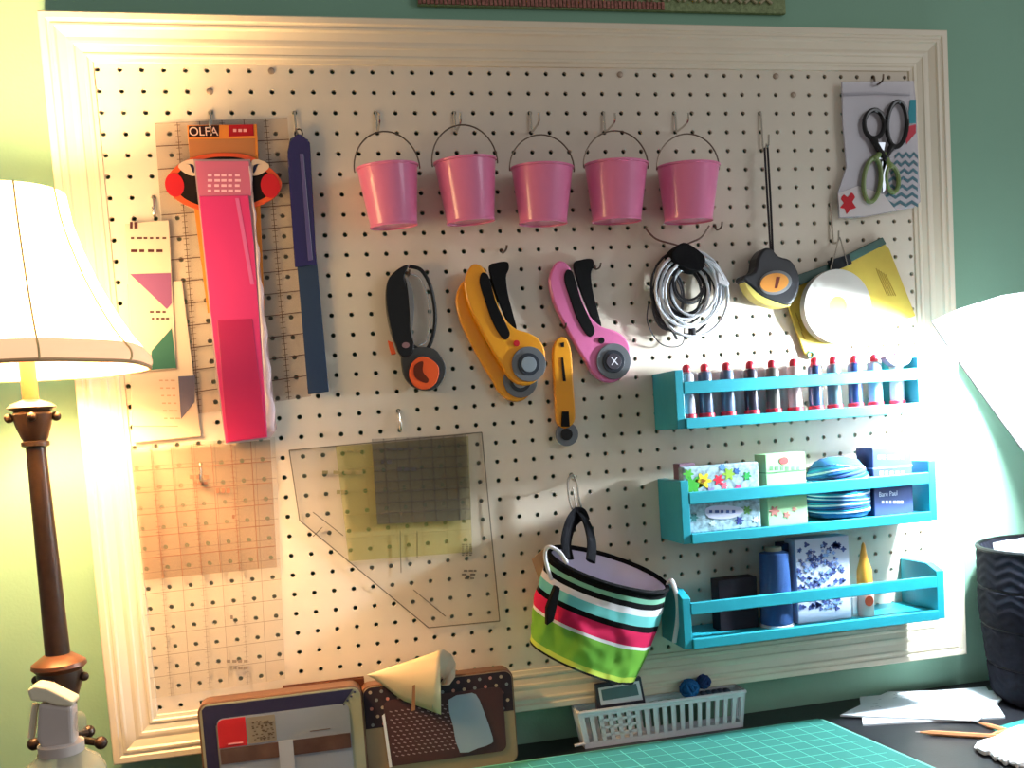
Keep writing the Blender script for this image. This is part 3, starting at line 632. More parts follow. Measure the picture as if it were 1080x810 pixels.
# yarn ball
YD = -1.55; x0, x1, tp = px_rect(853, 482, 910, YD, b2)
cx = (x0 + x1) / 2; R = (x1 - x0) / 2; H = b2 - tp
t = thing('yarn_ball', 'round ball of blue and white yarn between the green and dark blue boxes', 'yarn', (cx, b2, YD))
m = M(); m.lathe((cx, b2, YD), [(R * .7, .02), (R * .93, .12), (R * 1.0, .5), (R * 1.0, H * .6), (R * .92, H * .8), (R * .7, H * .94), (R * .3, H)], 36)
m.build('core', mat('blue_yarn_core', (60, 110, 160), .8, bump=.4), t, smooth=True)
ycols = [mat('yarn_blue', (36, 96, 156), .8), mat('yarn_white', (214, 222, 232), .8), mat('yarn_teal', (30, 140, 176), .8), mat('yarn_navy', (40, 58, 104), .8)]
for s in range(4):
    m = M()
    for k in range(9):
        ph = (k * 4 + s) * .175; tilt = .5 * math.sin(k * 1.3 + s); pts = []
        for j in range(40):
            a = 2 * math.pi * j / 40; hgt = H * (.12 + .8 * ((k * 4 + s) / 36)) + .22 * math.sin(a + ph * 3) * (1 if k > 5 else .35)
            hgt = max(.06, min(H * .98, hgt)); f = hgt / H
            rr = R * (1.0 if f < .6 else math.sqrt(max(.05, 1 - ((f - .6) / .42) ** 2)) * 1.0) + .02
            if f < .1: rr *= .93
            pts.append(W(cx + rr * math.cos(a), b2 - hgt, YD + rr * math.sin(a)))
        m.tube(pts, .06, 6, True)
    m.build('strand', ycols[s], t, smooth=True)
x0, x1, tp = px_rect(920, 471, 961, -2.8, b2)
t = thing('dark_blue_box', 'dark blue box with white lettering at the right end of the middle shelf', 'box', ((x0 + x1) / 2, b2, -2.2))
dbl = mat('dark_blue_card', (44, 60, 104), .45)
sbox(x0, x1, tp, b2, -1.2, -2.8, 'carton', dbl, t)
M().box(x0 - .02, x1 + .02, tp + 1.08, tp + 1.16, -1.2, -2.82).build('lid_band', mat('pale_blue_line', (150, 170, 200), .5), t)
wpr = mat('white_print', (226, 230, 240), .6)
m = M(); words(m, 926, 484, 30, 4, -2.805, 0, 6); words(m, 930, 531, 24, 3, -2.805, 0, 6); words(m, 928, 501, 28, 4, -2.805, 0, 5); m.build('print', wpr, t)
text('Bare Paul', 927, 524, -2.81, 5, wpr, t, sx=.8)
# shelf 3 items
b3 = B3 - .46
x0, x1, tp = px_rect(757, 610, 798, -2.2, b3)
tag(sbox(x0, x1, tp, b3, -1.2, -2.2, 'black_box', mat('black_card', (28, 24, 32), .6)), 'black box at the left of the lowest shelf', 'box')
x0, x1, tp = px_rect(800, 577, 831, -2.3, b3)
cx = (x0 + x1) / 2; R = (x1 - x0) / 2; H = b3 - tp
t = thing('thread_cone', 'tall blue thread spool beside the black box on the lowest shelf', 'thread spool', (cx, b3, -2.3))
M().lathe((cx, b3, -2.3), [(R * 1.05, 0), (R * 1.05, .1), (R * .95, .14)], 24).build('spool_foot', mat('pale_spool', (190, 200, 210), .5), t, smooth=True)
pr = [(R * .95, .14)] + [(R * (1.0 - .12 * k / 40) * (1 + .012 * (k % 2)), .2 + (H - .5) * k / 40) for k in range(41)] + [(R * .5, H - .2)]
M().lathe((cx, b3, -2.3), pr, 28).build('wound_thread', mat('blue_thread', (44, 74, 124), .5, bump=.3, bump_scale=900), t, smooth=True)
M().lathe((cx, b3, -2.3), [(R * .5, H - .2), (R * .5, H)], 16).build('spool_tip', mat('green_grey', (150, 160, 140), .5), t, smooth=True)
x0, x1, tp = px_rect(826, 573, 836, -1.9, b3)
tag(sbox(x0, x1, tp, b3, -.9, -1.9, 'tall_dark_box', mat('ink_card', (26, 34, 60), .5)), 'narrow tall ink-blue box between the thread spool and the patterned tin', 'box')
x0, x1, tp = px_rect(838, 567, 895, -2.6, b3)
t = thing('patterned_tin', 'white tin with a dense blue floral pattern on the lowest shelf', 'tin', ((x0 + x1) / 2, b3, -2.2))
sbox(x0, x1, tp, b3, -1.4, -2.6, 'tin_body', mat('white_blue_ground', (190, 200, 222), .45), t, .05)
m = M(); rr = random.Random(3)
for k in range(95):
    px, py = rr.uniform(842, 890), rr.uniform(573, 642); flower(m, px, py, rr.uniform(1.6, 3.6), -2.605, 0, rr.choice((3, 4, 5)))
m.build('vine_print', mat('indigo_print', (70, 84, 140), .5), t)
m = M()
for k in range(70): flower(m, rr.uniform(842, 890), rr.uniform(573, 642), rr.uniform(1.2, 2.6), -2.625, 0, 5)
m.build('petal_print', mat('sky_print', (130, 160, 214), .5), t)
gx, gr = at(913, 640, -2.4); tp = at(912, 572, -2.4)[1]; H = b3 - tp
t = thing('glue_bottle', 'slim glue bottle with a yellow orange nozzle at the right of the lowest shelf', 'bottle', (gx, b3, -2.4))
M().lathe((gx, b3, -2.4), [(.42, 0), (.45, .05), (.45, H * .3), (.36, H * .38)], 20).build('bottle_body', mat('white_coral', (226, 190, 176), .4), t, smooth=True)
M().lathe((gx, b3, -2.4), [(.4, H * .38), (.42, H * .42), (.4, H * .62), (.22, H * .78), (.1, H * .97), (.04, H)], 20).build('nozzle', mat('amber_nozzle', (222, 160, 60), .4), t, smooth=True)
M().ell(917, 634, 4.5, 5, -2.84, -2.88).build('coral_label', mat('coral', (224, 96, 66), .5), t)
tag(sbox(gx - .85, gx - .5, b3 - 1.1, b3, -2.2, -2.5, 'glass_vial', clear('pale_glass', (190, 200, 205), .4)), 'tiny clear vial left of the glue bottle', 'vial')
# ---------------------------------------------------------------- striped bag
hook(603, 502, 'hook holding the bright metal clip of the striped bag', reach=.9, drop=.2, tip=.2)
bag = thing('striped_bag', 'striped fabric pouch in black, aqua, crimson and green hanging open from a clip', 'bag', (26, 31, -2))
def bagpt(u, v):
    # v 0 rim .. 1 base; u angle
    cxp = 641 + (613 - 641) * v; cyp = 601 + (698 - 601) * v
    a = 64 + (57 - 64) * v + 5 * math.sin(v * math.pi); ang = math.radians(15 + 5 * v); dep = 1.75 - .1 * v
    c, s = math.cos(u), math.sin(u)           # s<0 -> front (towards viewer)
    d = -2.0 + dep * s
    lift = (-s) * (13 - 6 * v)                # front lip hangs lower
    px = cxp + a * c * math.cos(ang) - lift * math.sin(ang) * .3; py = cyp + a * c * math.sin(ang) + lift
    w = (1.6 * noise.noise(Vector((c * 2.2, s * 2.2, v * 3))) + 1.3 * noise.noise(Vector((c * 5 + 3, s * 5, v * 7)))) * (.35 + v)
    return atw(px + w * 1.5, py + w, -2.0) + Vector((0, (d + 2.0 + .1 * w) * IN, 0))
bands = [(.0, 'b'), (.07, 'm'), (.12, 'b'), (.18, 'w'), (.25, 'a'), (.36, 'b'), (.42, 'r'), (.58, 'w'), (.615, 'g'), (.92, 'y'), (.975, 'k'), (1.0, None)]
bm_ = {'b': mat('black_trim', (9, 9, 13), .9), 'm': mat('mint_stripe', (120, 176, 150), .8), 'w': mat('white_stripe', (226, 220, 226), .8), 'a': mat('aqua_stripe', (110, 196, 196), .8),
       'r': mat('crimson_stripe', (206, 36, 84), .75), 'g': mat('green_stripe', (112, 168, 62), .75), 'y': mat('yellow_green_stripe', (190, 206, 84), .75), 'k': mat('base_trim', (26, 30, 30), .8)}
keys = list(bm_)
m = M(); NU = 96; vs = []; mis = []
for i in range(len(bands) - 1):
    v0, k = bands[i]; v1 = bands[i + 1][0]; n = max(1, int((v1 - v0) / .02))
    for j in range(n): vs.append(v0 + (v1 - v0) * j / n); mis.append(keys.index(k))
vs.append(1.0)
R_ = [[m.v(bagpt(2 * math.pi * j / NU, v)) for j in range(NU)] for v in vs]
for i in range(len(R_) - 1): m.loop(R_[i], R_[i + 1], mis[i])
cb = sum((v.co for v in R_[-1]), Vector()) / NU; cv = m.v(cb + Vector((0, 0, -.1 * IN)))
for j in range(NU): m.face((R_[-1][j], R_[-1][(j + 1) % NU], cv), keys.index('k'))
m.build('body', [bm_[k] for k in keys], bag, smooth=True)
m = M(); R_ = []
for v in (.0, .04, .1, .3, .6, .85):
    ring = []
    cc = sum((bagpt(2 * math.pi * j / 16, v) for j in range(16)), Vector()) / 16
    for j in range(NU): p = bagpt(2 * math.pi * j / NU, v); ring.append(m.v(cc + (p - cc) * (.975 if v < .05 else .9)))
    R_.append(ring)
for i in range(len(R_) - 1): m.loop(R_[i], R_[i + 1])
m.face(R_[-1])
m.build('lining', mat('lavender_lining', (214, 206, 226), .8, bump=.2, bump_scale=60), bag, smooth=True)
M().tube([bagpt(2 * math.pi * j / 64, -.005) for j in range(64)], .13, 8, True).build('rim_binding', bm_['b'], bag, smooth=True)
m = M()
m.tube(spline([atw(600, 590, -2.6), atw(597, 572, -2.3), atw(602, 552, -1.7), atw(610, 542, -1.1)], 6), .45, 10, flat=.355)
m.tube(spline([atw(623, 592, -2.8), atw(624, 572, -2.4), atw(619, 552, -1.7), atw(611, 542, -1.1)], 6), .45, 10, flat=.35)
m.tube(spline([atw(604, 549, -1.2), atw(608, 540, -1.1), atw(614, 540, -1.1), atw(618, 549, -1.2)], 4), .22, 8)
m.build('handle', mat('black_webbing', (8, 8, 14), .9, bump=.3, bump_scale=600), bag, smooth=True)
M().tube(spline([bagpt(math.radians(205), .2), atw(575, 588, -3.2), atw(578, 577, -3.6), atw(590, 582, -3.7), atw(598, 594, -3.7)], 6), .1, 8).build('left_cord', mat('white_cord', (220, 216, 220), .8), bag, smooth=True)
M().tube(spline([bagpt(0, .0), atw(708, 612, -2.6), atw(714, 630, -2.6), atw(715, 650, -2.6), atw(711, 678, -2.6)], 6), .13, 8, flat=.6).build('right_cord', mat('white_cord', (220, 216, 220), .8), bag, smooth=True)
M().pp([(577, 642), (586, 618), (591, 620), (589, 634), (584, 655), (577, 660)], -3.4, -3.9).build('loop_tab', bm_['b'], bag, bevel=.05)
M().pp([(561, 590), (577, 576), (580, 600), (570, 616)], -1.4, -1.46).build('hang_tag', mat('kraft_tag', (196, 156, 120), .7), bag)
t = thing('carabiner', 'small silver clip between the hook and the striped bag handle', 'clip', (*at(606, 540, -1.0), -1.0))
M().tube(spline([atw(x, y, -1.0) for x, y in [(603, 501), (599, 508), (600, 524), (604, 538), (610, 545), (614, 540), (610, 524), (608, 508)]], 5, True), .06, 8, True).build('clip_body', steel, t, smooth=True)
M().tube([atw(604, 514, -1.02), atw(608, 534, -1.02)], .05, 8).build('gate', steel, t, smooth=True)
# ---------------------------------------------------------------- desk objects
lx = thing('cutting_mat', 'large teal cutting mat lying at the front of the black desk', 'cutting mat', (25, DESK - .001, -6))
A = ath(865, 758, DESK - .08); Bq = ath(985, 810, DESK - .08); L0 = ath(530, 806, DESK - .08)
rt = Vector((Bq[0] - A[0], Bq[1] - A[1])).normalized(); lf = Vector((L0[0] - A[0], L0[1] - A[1])).normalized()
Av = Vector(A); q = [Av, Av + rt * 17, Av + rt * 17 + lf * 24, Av + lf * 24]
M().hprism([tuple(p) for p in q], DESK - .08, DESK).build('mat_sheet', mat('teal_mat', (50, 114, 106), .5, noise_amt=.06, noise_scale=12), lx)
m = M()
def hline(m, a, b, w, r, mi=0):
    dv = (b - a).normalized(); n = Vector((-dv.y, dv.x)) * w / 2
    m.hprism([tuple(a + n), tuple(b + n), tuple(b - n), tuple(a - n)], r - .012, r - .003, mi)
for k in range(1, 24): hline(m, Av + lf * k + rt * .5, Av + lf * k + rt * 16.5, .03 if k % 6 else .05, DESK - .08)
for k in range(1, 17): hline(m, Av + rt * k + lf * .5, Av + rt * k + lf * 23.5, .03, DESK - .08)
hline(m, Av + rt * .1, Av + rt * 16.9, .12, DESK - .08); hline(m, Av + lf * .1, Av + lf * 23.9, .1, DESK - .08)
m.build('printed_grid', mat('pale_teal_line', (112, 186, 168), .6), lx)
q = [ath(*p, DESK - .08) for p in [(1046, 768), (1110, 750), (1160, 775), (1090, 800)]]
tag(M().hprism(q, DESK - .08, DESK).build('cutting_mat', mat('teal_mat2', (56, 140, 132), .5)), 'corner of a second teal mat under the white lace at the right', 'cutting mat')
# papers
for k, (P, h, lab) in enumerate([([(903, 733), (1040, 724), (1060, 756), (910, 764)], .1, 'lower plain white sheet on the black desk, sticking out under the printed one'),
                                 ([(886, 754), (1031, 760), (1066, 728), (930, 726)], .2, 'printed white sheet with small marks lying on top of the paper pile')]):
    q = [ath(x, y, DESK - h) for x, y in P]; q = [(x, min(d, .85)) for x, d in q]
    t = thing('paper_sheet', lab, 'paper', ((q[0][0] + q[2][0]) / 2, DESK - h + .08, -1), 'papers at the right of the desk')
    M().hprism(q, DESK - h, DESK - h + .1).build('sheet', paper, t)
    if k:
        m = M(); rr = random.Random(5)
        for j in range(70):
            u, v = rr.random() * .9 + .05, rr.random() * .85 + .07
            x = (q[0][0] * (1 - u) + q[1][0] * u) * (1 - v) + (q[3][0] * (1 - u) + q[2][0] * u) * v
            d = (q[0][1] * (1 - u) + q[1][1] * u) * (1 - v) + (q[3][1] * (1 - u) + q[2][1] * u) * v
            m.box(x, x + rr.uniform(.08, .3), DESK - h - .006, DESK - h - .002, d, d - .05)
        m.build('print', mat('faint_grey_print', (150, 158, 170), .7), t)
# pencils
def pencil(a, b, label, r=.14, tip=None):
    A = Vector(ath(*a, DESK - r)); B = Vector(ath(*b, DESK - r)); dv = (B - A); L = dv.length
    t = thing('pencil', label, 'pencil', (A.x, DESK, A.y), 'pencils on the desk')
    ax = Vector((dv.x, dv.y, 0)).normalized()
    M().lathe((A.x, DESK - r, A.y), [(.02, 0), (r, .7), (r, L)], 6, ax=ax).build('barrel', mat('cedar_wood', (206, 142, 98), .5), t)
    M().lathe((A.x, DESK - r, A.y), [(.015, -.12), (.05, .1)], 6, ax=ax).build('lead', tip or grey, t)
pencil((968, 772), (1084, 779), 'long wooden pencil lying in front of the papers, point to the left', tip=mat('white_lead', (200, 190, 190), .5))
pencil((1031, 762), (1086, 778), 'wooden pencil pointing up to the corner of the paper pile')
pencil((1040, 777), (1092, 764), 'short wooden pencil crossing the other two')
# lace
P = sp2([(1031, 788), (1030, 783), (1036, 780), (1050, 776), (1065, 768), (1082, 764), (1120, 770), (1120, 815), (1085, 806), (1078, 803), (1073, 806), (1067, 800), (1060, 803), (1054, 797), (1049, 798), (1044, 792), (1038, 792)], 4)
m = M(); q = [ath(x, y, DESK - .32) for x, y in P]
m.hprism(q, DESK - .32, DESK - .1)
t = thing('lace_cloth', 'folded white lace cloth with a scalloped edge at the lower right corner', 'lace', (49, DESK, -6))
m.build('cloth', mat('white_lace', (236, 236, 236), .8, bump=.5, bump_scale=300), t, bevel=.08, segs=3)
m = M()
for px, py in [(1034, 787), (1044, 790), (1051, 794), (1060, 799), (1070, 802), (1080, 805)]:
    x, d = ath(px, py, DESK - .28); m.sphere((x, DESK - .2, d), .3, sc=(1, 1, .6), seg=12)
m.build('scallops', mat('white_lace', (236, 236, 236), .8), t, smooth=True)
# bin
BX = at(1033, 590, -5.0)[0] + 6.25; BT = 29.1; BR = 4.4 / 3.7; BDp = -3.9
print('BIN rim', at(1033, 583, -3.2), 'front', at(1080, 602, -6.5))
BT = at(1033, 584, BDp)[1]
t = thing('fabric_bin', 'round black quilted bin on the desk at the right edge, holding white paper rolls', 'bin', (BX, DESK, BDp))
quilt = mat('black_quilt', (22, 23, 31), .85, spec=.08, noise_amt=.35, noise_scale=90)
nt = quilt.node_tree; wv = nt.nodes.new('ShaderNodeTexWave'); wv.inputs['Scale'].default_value = 18; wv.inputs['Distortion'].default_value = 6
bp = nt.nodes.new('ShaderNodeBump'); bp.inputs['Strength'].default_value = .15; bp.inputs['Distance'].default_value = .004
tc = nt.nodes.new('ShaderNodeTexCoord'); nt.links.new(tc.outputs['Object'], wv.inputs['Vector']); nt.links.new(wv.outputs['Fac'], bp.inputs['Height'])
nt.links.new(bp.outputs['Normal'], nt.nodes['Principled BSDF'].inputs['Normal'])
HB = DESK - BT; pr = []
for k in range(0, 81):
    f = k / 80; R = 3.2 + .5 * min(1, f * 1.6) - (.35 * (1 - min(1, f / .08)) ** 2)
    R -= .07 * max(0, 1 - abs(((f * 4) % 1) - .5) * -2 - 1.0) if 0 else 0
    R -= .09 if k % 20 == 0 and 0 < k < 80 else 0
    pr.append((R * BR, f * HB))
m = M(); m.lathe((BX, DESK, BDp), pr + [(3.55 * BR, HB), (3.4 * BR, HB - .3), (3.0 * BR, .3), (.02, .3)], 240, cap=False, wob=lambda a, i: 1 + .007 * math.sin(i * 1.25 + 5 * abs(((a * 14 / math.pi) % 2) - 1)))
m.lathe((BX, DESK, BDp), [(2.85 * BR, 0), (.02, 0.001)], 240, cap=False)
m.build('bin_body', quilt, t, smooth=True)
M().tube([W(BX + 3.66 * BR * math.cos(a), BT, BDp + 3.66 * BR * math.sin(a)) for a in [2 * math.pi * k / 48 for k in range(48)]], .13, 8, True).build('rim_binding', blk, t, smooth=True)
for k in (1, 2, 3):
    M().tube([W(BX + (3.14 + .5 * min(1, k * .4)) * BR * math.cos(a), DESK - HB * k / 4, BDp + (3.14 + .5 * min(1, k * .4)) * BR * math.sin(a)) for a in [2 * math.pi * j / 48 for j in range(48)]], .04, 6, True).build('seam', blk, t, smooth=True)
for k, (px, py, w, dd, lab) in enumerate([(1069, 570, 1.1, -3.1, 'wide loose white paper roll standing in the black bin'), (1086, 568, .5, -5.4, 'narrow white paper roll at the front of the black bin')]):
    x, r = at(px, py, dd); m = M(); A = []; B = []; A2 = []
    for j in range(44):
        a = j / 43 * 2 * math.pi * 1.6; R = w * (1 - .1 * a / 6.28)
        A.append(m.v(W(x + R * math.cos(a), r + (.25 * math.sin(a) if k == 0 else 0), dd + R * math.sin(a)))); B.append(m.v(W(x + (BX - x) * .45 + R * .85 * math.cos(a), DESK - .35, dd + (BDp - dd) * .5 + R * .85 * math.sin(a))))
    m.loop(A, B, closed=False)
    o = m.build('paper_roll', paper, smooth=True); o.modifiers.new('thick', 'SOLIDIFY').thickness = .03 * IN
    tag(o, lab, 'paper roll', 'paper rolls in the bin')
# white basket
bt = thing('white_basket', 'small white slotted plastic basket on the desk below the striped bag', 'basket', (26, DESK, -.5))
xl, xr = 21.55, 30.85; dF = -1.25; dBk = .6; rim = 33.95
dBk = -.1
xl = ath(620, 791)[0]; dF = (ath(620, 791)[1] + ath(783, 766)[1]) / 2 + .05; xr = ath(783, 766)[0]
rim = at(700, 741, dF - .25)[1]; print('BASKET', xl, xr, dF, rim, ath(598, 740, rim))
fl_ = .35       # flare
def bcorner(t, k):  # t height fraction, k corner
    f = fl_ * t; return {0: (xl - f, dF - f * .5), 1: (xr + f * .5, dF - f * .5), 2: (xr + f * .5, dBk + f * .2), 3: (xl - f, dBk + f * .2)}[k]
m = M()
def wallquad(a, b, t0, t1, thick=.09):
    """panel piece between side params a,b on the front: x positions"""
    pass
HBk = DESK - rim
def side(k0, k1, nslots, diamonds=False):
    def P(u, t):
        a, b = bcorner(t, k0), bcorner(t, k1); return Vector((a[0] + (b[0] - a[0]) * u, DESK - HBk * t, a[1] + (b[1] - a[1]) * u))
    a0, b0 = bcorner(.5, k0), bcorner(.5, k1); dv = Vector((b0[0] - a0[0], 0, b0[1] - a0[1])).normalized(); nn = Vector((-dv.z, 0, dv.x)) * .08
    def q(u0, u1, t0, t1):
        c = [P(u0, t0), P(u1, t0), P(u1, t1), P(u0, t1)]
        A_ = [m.v(W(*p)) for p in c]; B_ = [m.v(W(*(p + nn))) for p in c]; m.face(A_); m.face(B_[::-1]); m.loop(A_, B_)
    q(0, 1, 0, .16); q(0, 1, .86, 1.0)
    for i in range(nslots + 1):
        w = .22 / nslots; u = i / nslots * (1 - 2 * w) + w
        q(max(0, u - w), min(1, u + w), .14, .88)
    if diamonds:
        for i in range(3, 7):
            for j in range(3): 
                w = .3 / nslots; u = (i - .5) / nslots; q(u - w * 1.9, u + w * 1.9, .28 + j * .2, .35 + j * .2)
side(0, 1, 18, True); side(1, 2, 4); side(3, 2, 18); side(0, 3, 4)
c4 = [bcorner(0, k) for k in range(4)]; m.hprism(c4, DESK, DESK - .1)
m.build('basket_body', white, bt)
c4 = [bcorner(1, k) for k in range(4)]
M().tube([W(c4[k % 4][0] + 0, rim, c4[k % 4][1]) for k in (0, 1, 2, 3)], .1, 8, True).build('rim', white, bt, smooth=True)
M().tube([W(c4[0][0] - .3, DESK - .25, c4[0][1] + .2), W(c4[0][0] + .3, DESK - .3, c4[0][1] + .2)], .08, 8).build('corner_peg', white, bt, smooth=True)
t = thing('needle_case', 'grey flat case with a white border standing in the left of the white basket', 'case', (*at(654, 745, -.9), -.9))
cd = -1.0
M().pp([(628, 722), (676, 714), (682, 746), (630, 752)], -.72, cd).build('case_body', mat('dark_case', (50, 46, 60), .4), t, bevel=.04)
M().pp([(631, 726), (674, 718), (678, 738), (634, 744)], cd - .01, cd - .04).build('white_border', white, t)
M().pp([(634, 728), (671, 721), (674, 733), (636, 739)], cd - .05, cd - .07).build('grey_window', mat('slate_window', (92, 112, 116), .3), t)
for k, (px, py, r, lab) in enumerate([(727, 726, .5, 'larger clump of blue thread on top of the basket'), (742, 719, .35, 'smaller clump of dark blue thread on the basket')]):
    x, rr_ = at(px, py, -.95)
    m = M(); rn = random.Random(k)
    c = W(x, rr_, -.95)
    for j in range(8):
        nrm = Vector((rn.uniform(-1, 1), rn.uniform(-1, 1), rn.uniform(-1, 1))).normalized(); u = nrm.orthogonal().normalized(); w = nrm.cross(u)
        m.tube([c + (u * math.cos(a) + w * math.sin(a)) * r * IN * rn.uniform(.85, 1) for a in [2 * math.pi * i / 16 for i in range(16)]], .09, 6, True)
    m.sphere(c, r * .8)
    tag(m.build('thread_clump', ycols[0] if k == 0 else ycols[3], smooth=True), lab, 'thread', 'blue thread clumps in the basket')
m = M(); x, rr_ = at(768, 735, -.6)
for j in range(7): m.sphere((x - .35 * j, rim + .25, -.35 + .05 * (j % 2)), .28, seg=10)
tag(m.build('bead_strip', mat('dark_bead', (56, 66, 84), .4), smooth=True), 'strip of dark beads lying inside the right end of the basket', 'beads')
# ---------------------------------------------------------------- tins
def rrect(x0, y0, x1, y1, r, n=5, corners=(1, 1, 1, 1)):
    """pixel quad given by four corner points is better served by list; here (x0,y0) etc in board coords"""
    out = []
    for k, (cx, cy, a0) in enumerate([(x1 - r, y0 + r, -90), (x1 - r, y1 - r, 0), (x0 + r, y1 - r, 90), (x0 + r, y0 + r, 180)]):
        if not corners[k]:
            out.append(((x1, y0), (x1, y1), (x0, y1), (x0, y0))[k]); continue
        for i in range(n + 1):
            a = math.radians(a0 + 90 * i / n); out.append((cx + r * math.cos(a), cy + r * math.sin(a)))
    return out
bronze = mat('bronze_tin', (112, 78, 60), .4, metal=.3)
D1 = -2.1
a = at(207, 741, D1); b = at(382, 720, D1)
t = thing('decorated_tin', 'navy and sage bordered tin with a red square window, lower left on the desk', 'tin', ((a[0] + b[0]) / 2, DESK, D1 + .6))
tinx0, tinx1, tint = a[0], b[0] - .05, (a[1] + at(370, 724, D1)[1]) / 2
print('TIN1', tinx0, tinx1, tint)
M().prism(rrect(tinx0, tint, tinx1, DESK, .55), D1 + 1.1, D1).build('tin_body', bronze, t, bevel=.06)
ed = mat('cream_edge', (214, 196, 160), .4)
M().prism(rrect(tinx0 + .1, tint + .1, tinx1 - .08, DESK - .1, .45), D1 - .01, D1 - .06).build('face_panel', mat('sage_card', (150, 152, 128), .55), t)
X_, Y_ = tinx0 + .1, tint + .1
w_ = tinx1 - tinx0
M().prism([(X_ + .12, Y_ + .25), (X_ + .3, Y_ + .08), (tinx1 - .42, Y_ + .08), (tinx1 - 1.0, Y_ + .8), (X_ + .9, Y_ + .85), (X_ + .7, Y_ + 1.1), (X_ + .7, DESK - .2), (X_ + .12, DESK - .2)], D1 - .06, D1 - .085).build('navy_border', navy, t)
M().prism(rrect(X_ + .75, Y_ + .75, tinx1 - .7, DESK - .5, .3), D1 - .09, D1 - .11).build('window_panel', mat('blue_grey_card', (128, 138, 150), .4), t)
M().prism(rrect(X_ + .78, Y_ + .8, X_ + 2.1, Y_ + 2.2, .3, corners=(0, 0, 0, 1)), D1 - .11, D1 - .13).build('red_square', mat('brick_red_card', (176, 40, 46), .5), t)
M().prism(rrect(X_ + 2.15, Y_ + .85, X_ + 3.5, Y_ + 2.15, .05), D1 - .11, D1 - .13).build('stamped_square', mat('grey_gold_card', (128, 122, 108), .5), t)
m = M(); rr = random.Random(2)
for j in range(60):
    x, y = X_ + 2.35 + rr.random() * 1.0, Y_ + 1.05 + rr.random() * .95; m.box(x, x + .1, y, y + .05, D1 - .13, D1 - .14)
for j in range(1): m.box(X_ + 1.2, X_ + 1.9, Y_ + 2.0, Y_ + 2.07, D1 - .132, D1 - .15, 1)
m.box(X_ + 5.1, X_ + 6.1, Y_ + 1.9, Y_ + 1.94, D1 - .11, D1 - .12)
m.build('stamped_print', [mat('umber_print', (84, 72, 60), .6), mat('pale_red_print', (220, 150, 150), .6)], t)
M().box(X_ + .8, tinx1 - .74, Y_ + 2.25, Y_ + 3.0, D1 - .11, D1 - .14).build('wood_strip', mat('dark_walnut', (70, 56, 54), .5, noise_amt=.4, noise_scale=30), t)
M().box(X_ + 3.55, X_ + 4.25, Y_ + 2.2, DESK - .3, D1 - .14, D1 - .16).build('grey_label', mat('pale_grey_label', (160, 168, 178), .5), t)
m = M()
for j in range(4): m.sphere((tinx1 - .36 - .19 * j, Y_ + .24 + .19 * j, D1 - .07), .06, seg=8)
m.build('corner_dots', navy, t)
D2 = -1.75
a = at(379, 722, D2); b = at(541, 712, D2); ax0, ax1, at_ = a[0] + .05, b[0], (at(400, 721, D2)[1] + at(520, 708, D2)[1]) / 2
print('TIN2', ax0, ax1, at_, 'bottom', ath(540, 797))
t = thing('polka_dot_tin', 'polka dot topped tan tin with a patterned card window, right of the navy tin', 'tin', ((ax0 + ax1) / 2, DESK, D2 + .5))
M().prism(rrect(ax0, at_, ax1, DESK, .5), D2 + .95, D2).build('tin_body', bronze, t, bevel=.06)
M().prism(rrect(ax0 + .07, at_ + .07, ax1 - .07, DESK - .07, .45), D2 - .005, D2 - .05).build('tan_face', mat('tan_card', (150, 130, 104), .55), t)
mid = at_ + 2.2
M().prism(rrect(ax0 + .1, at_ + .1, ax1 - .1, mid, .42, corners=(1, 0, 0, 1)), D2 - .05, D2 - .07).build('dotted_band', mat('dark_plum_card', (48, 38, 46), .5), t)
m = M(); rr = random.Random(8); k = 0
for j in range(5):
    for i in range(13):
        x, y = ax0 + .45 + i * .56 + (.28 if j % 2 else 0), at_ + .35 + j * .42
        if x > ax1 - .3: continue
        m.prism([(x + .09 * math.cos(q_ * .785), y + .09 * math.sin(q_ * .785)) for q_ in range(8)], D2 - .07, D2 - .085, k % 3); k += 1
m.build('dots', [mat('dot_beige', (170, 150, 130), .6), mat('dot_grey', (120, 124, 128), .6), mat('dot_rose', (180, 120, 110), .6)], t)
M().prism(rrect(ax0 + 1.05, at_ + .85, ax1 - .62, DESK - .75, .35), D2 - .09, D2 - .11).build('window_panel', mat('plum_window', (70, 48, 52), .5), t)
M().prism([(ax0 + .95, at_ + 1.6), (ax0 + 1.08, at_ + 1.5), (ax0 + 1.25, DESK - .72), (ax0 + 1.1, DESK - .72)], D2 - .09, D2 - .13).build('white_edge', white, t)
m = M()
for j in range(12):
    for i in range(12):
        x, y = ax0 + 1.35 + i * .29 + (j % 2) * .14, at_ + 1.4 + j * .21
        if x > ax0 + 4.6: continue
        m.prism([(x, y), (x + .13, y + .05), (x + .1, y + .09), (x - .03, y + .04)], D2 - .11, D2 - .12)
m.build('cross_pattern', mat('rose_grey_print', (160, 136, 140), .6), t)
M().prism(sp2([(ax0 + 4.35, at_ + 1.2), (ax0 + 5.3, at_ + 1.0), (ax0 + 5.8, at_ + 1.1), (ax0 + 6.1, at_ + 1.9), (ax0 + 6.5, DESK - 1.6), (ax0 + 6.4, DESK - 1.25), (ax0 + 5.7, DESK - 1.1), (ax0 + 4.75, DESK - 1.0), (ax0 + 4.5, at_ + 2.6)], 2), D2 - .13, D2 - .17).build('blue_card', mat('ice_blue_card', (148, 162, 180), .5), t)
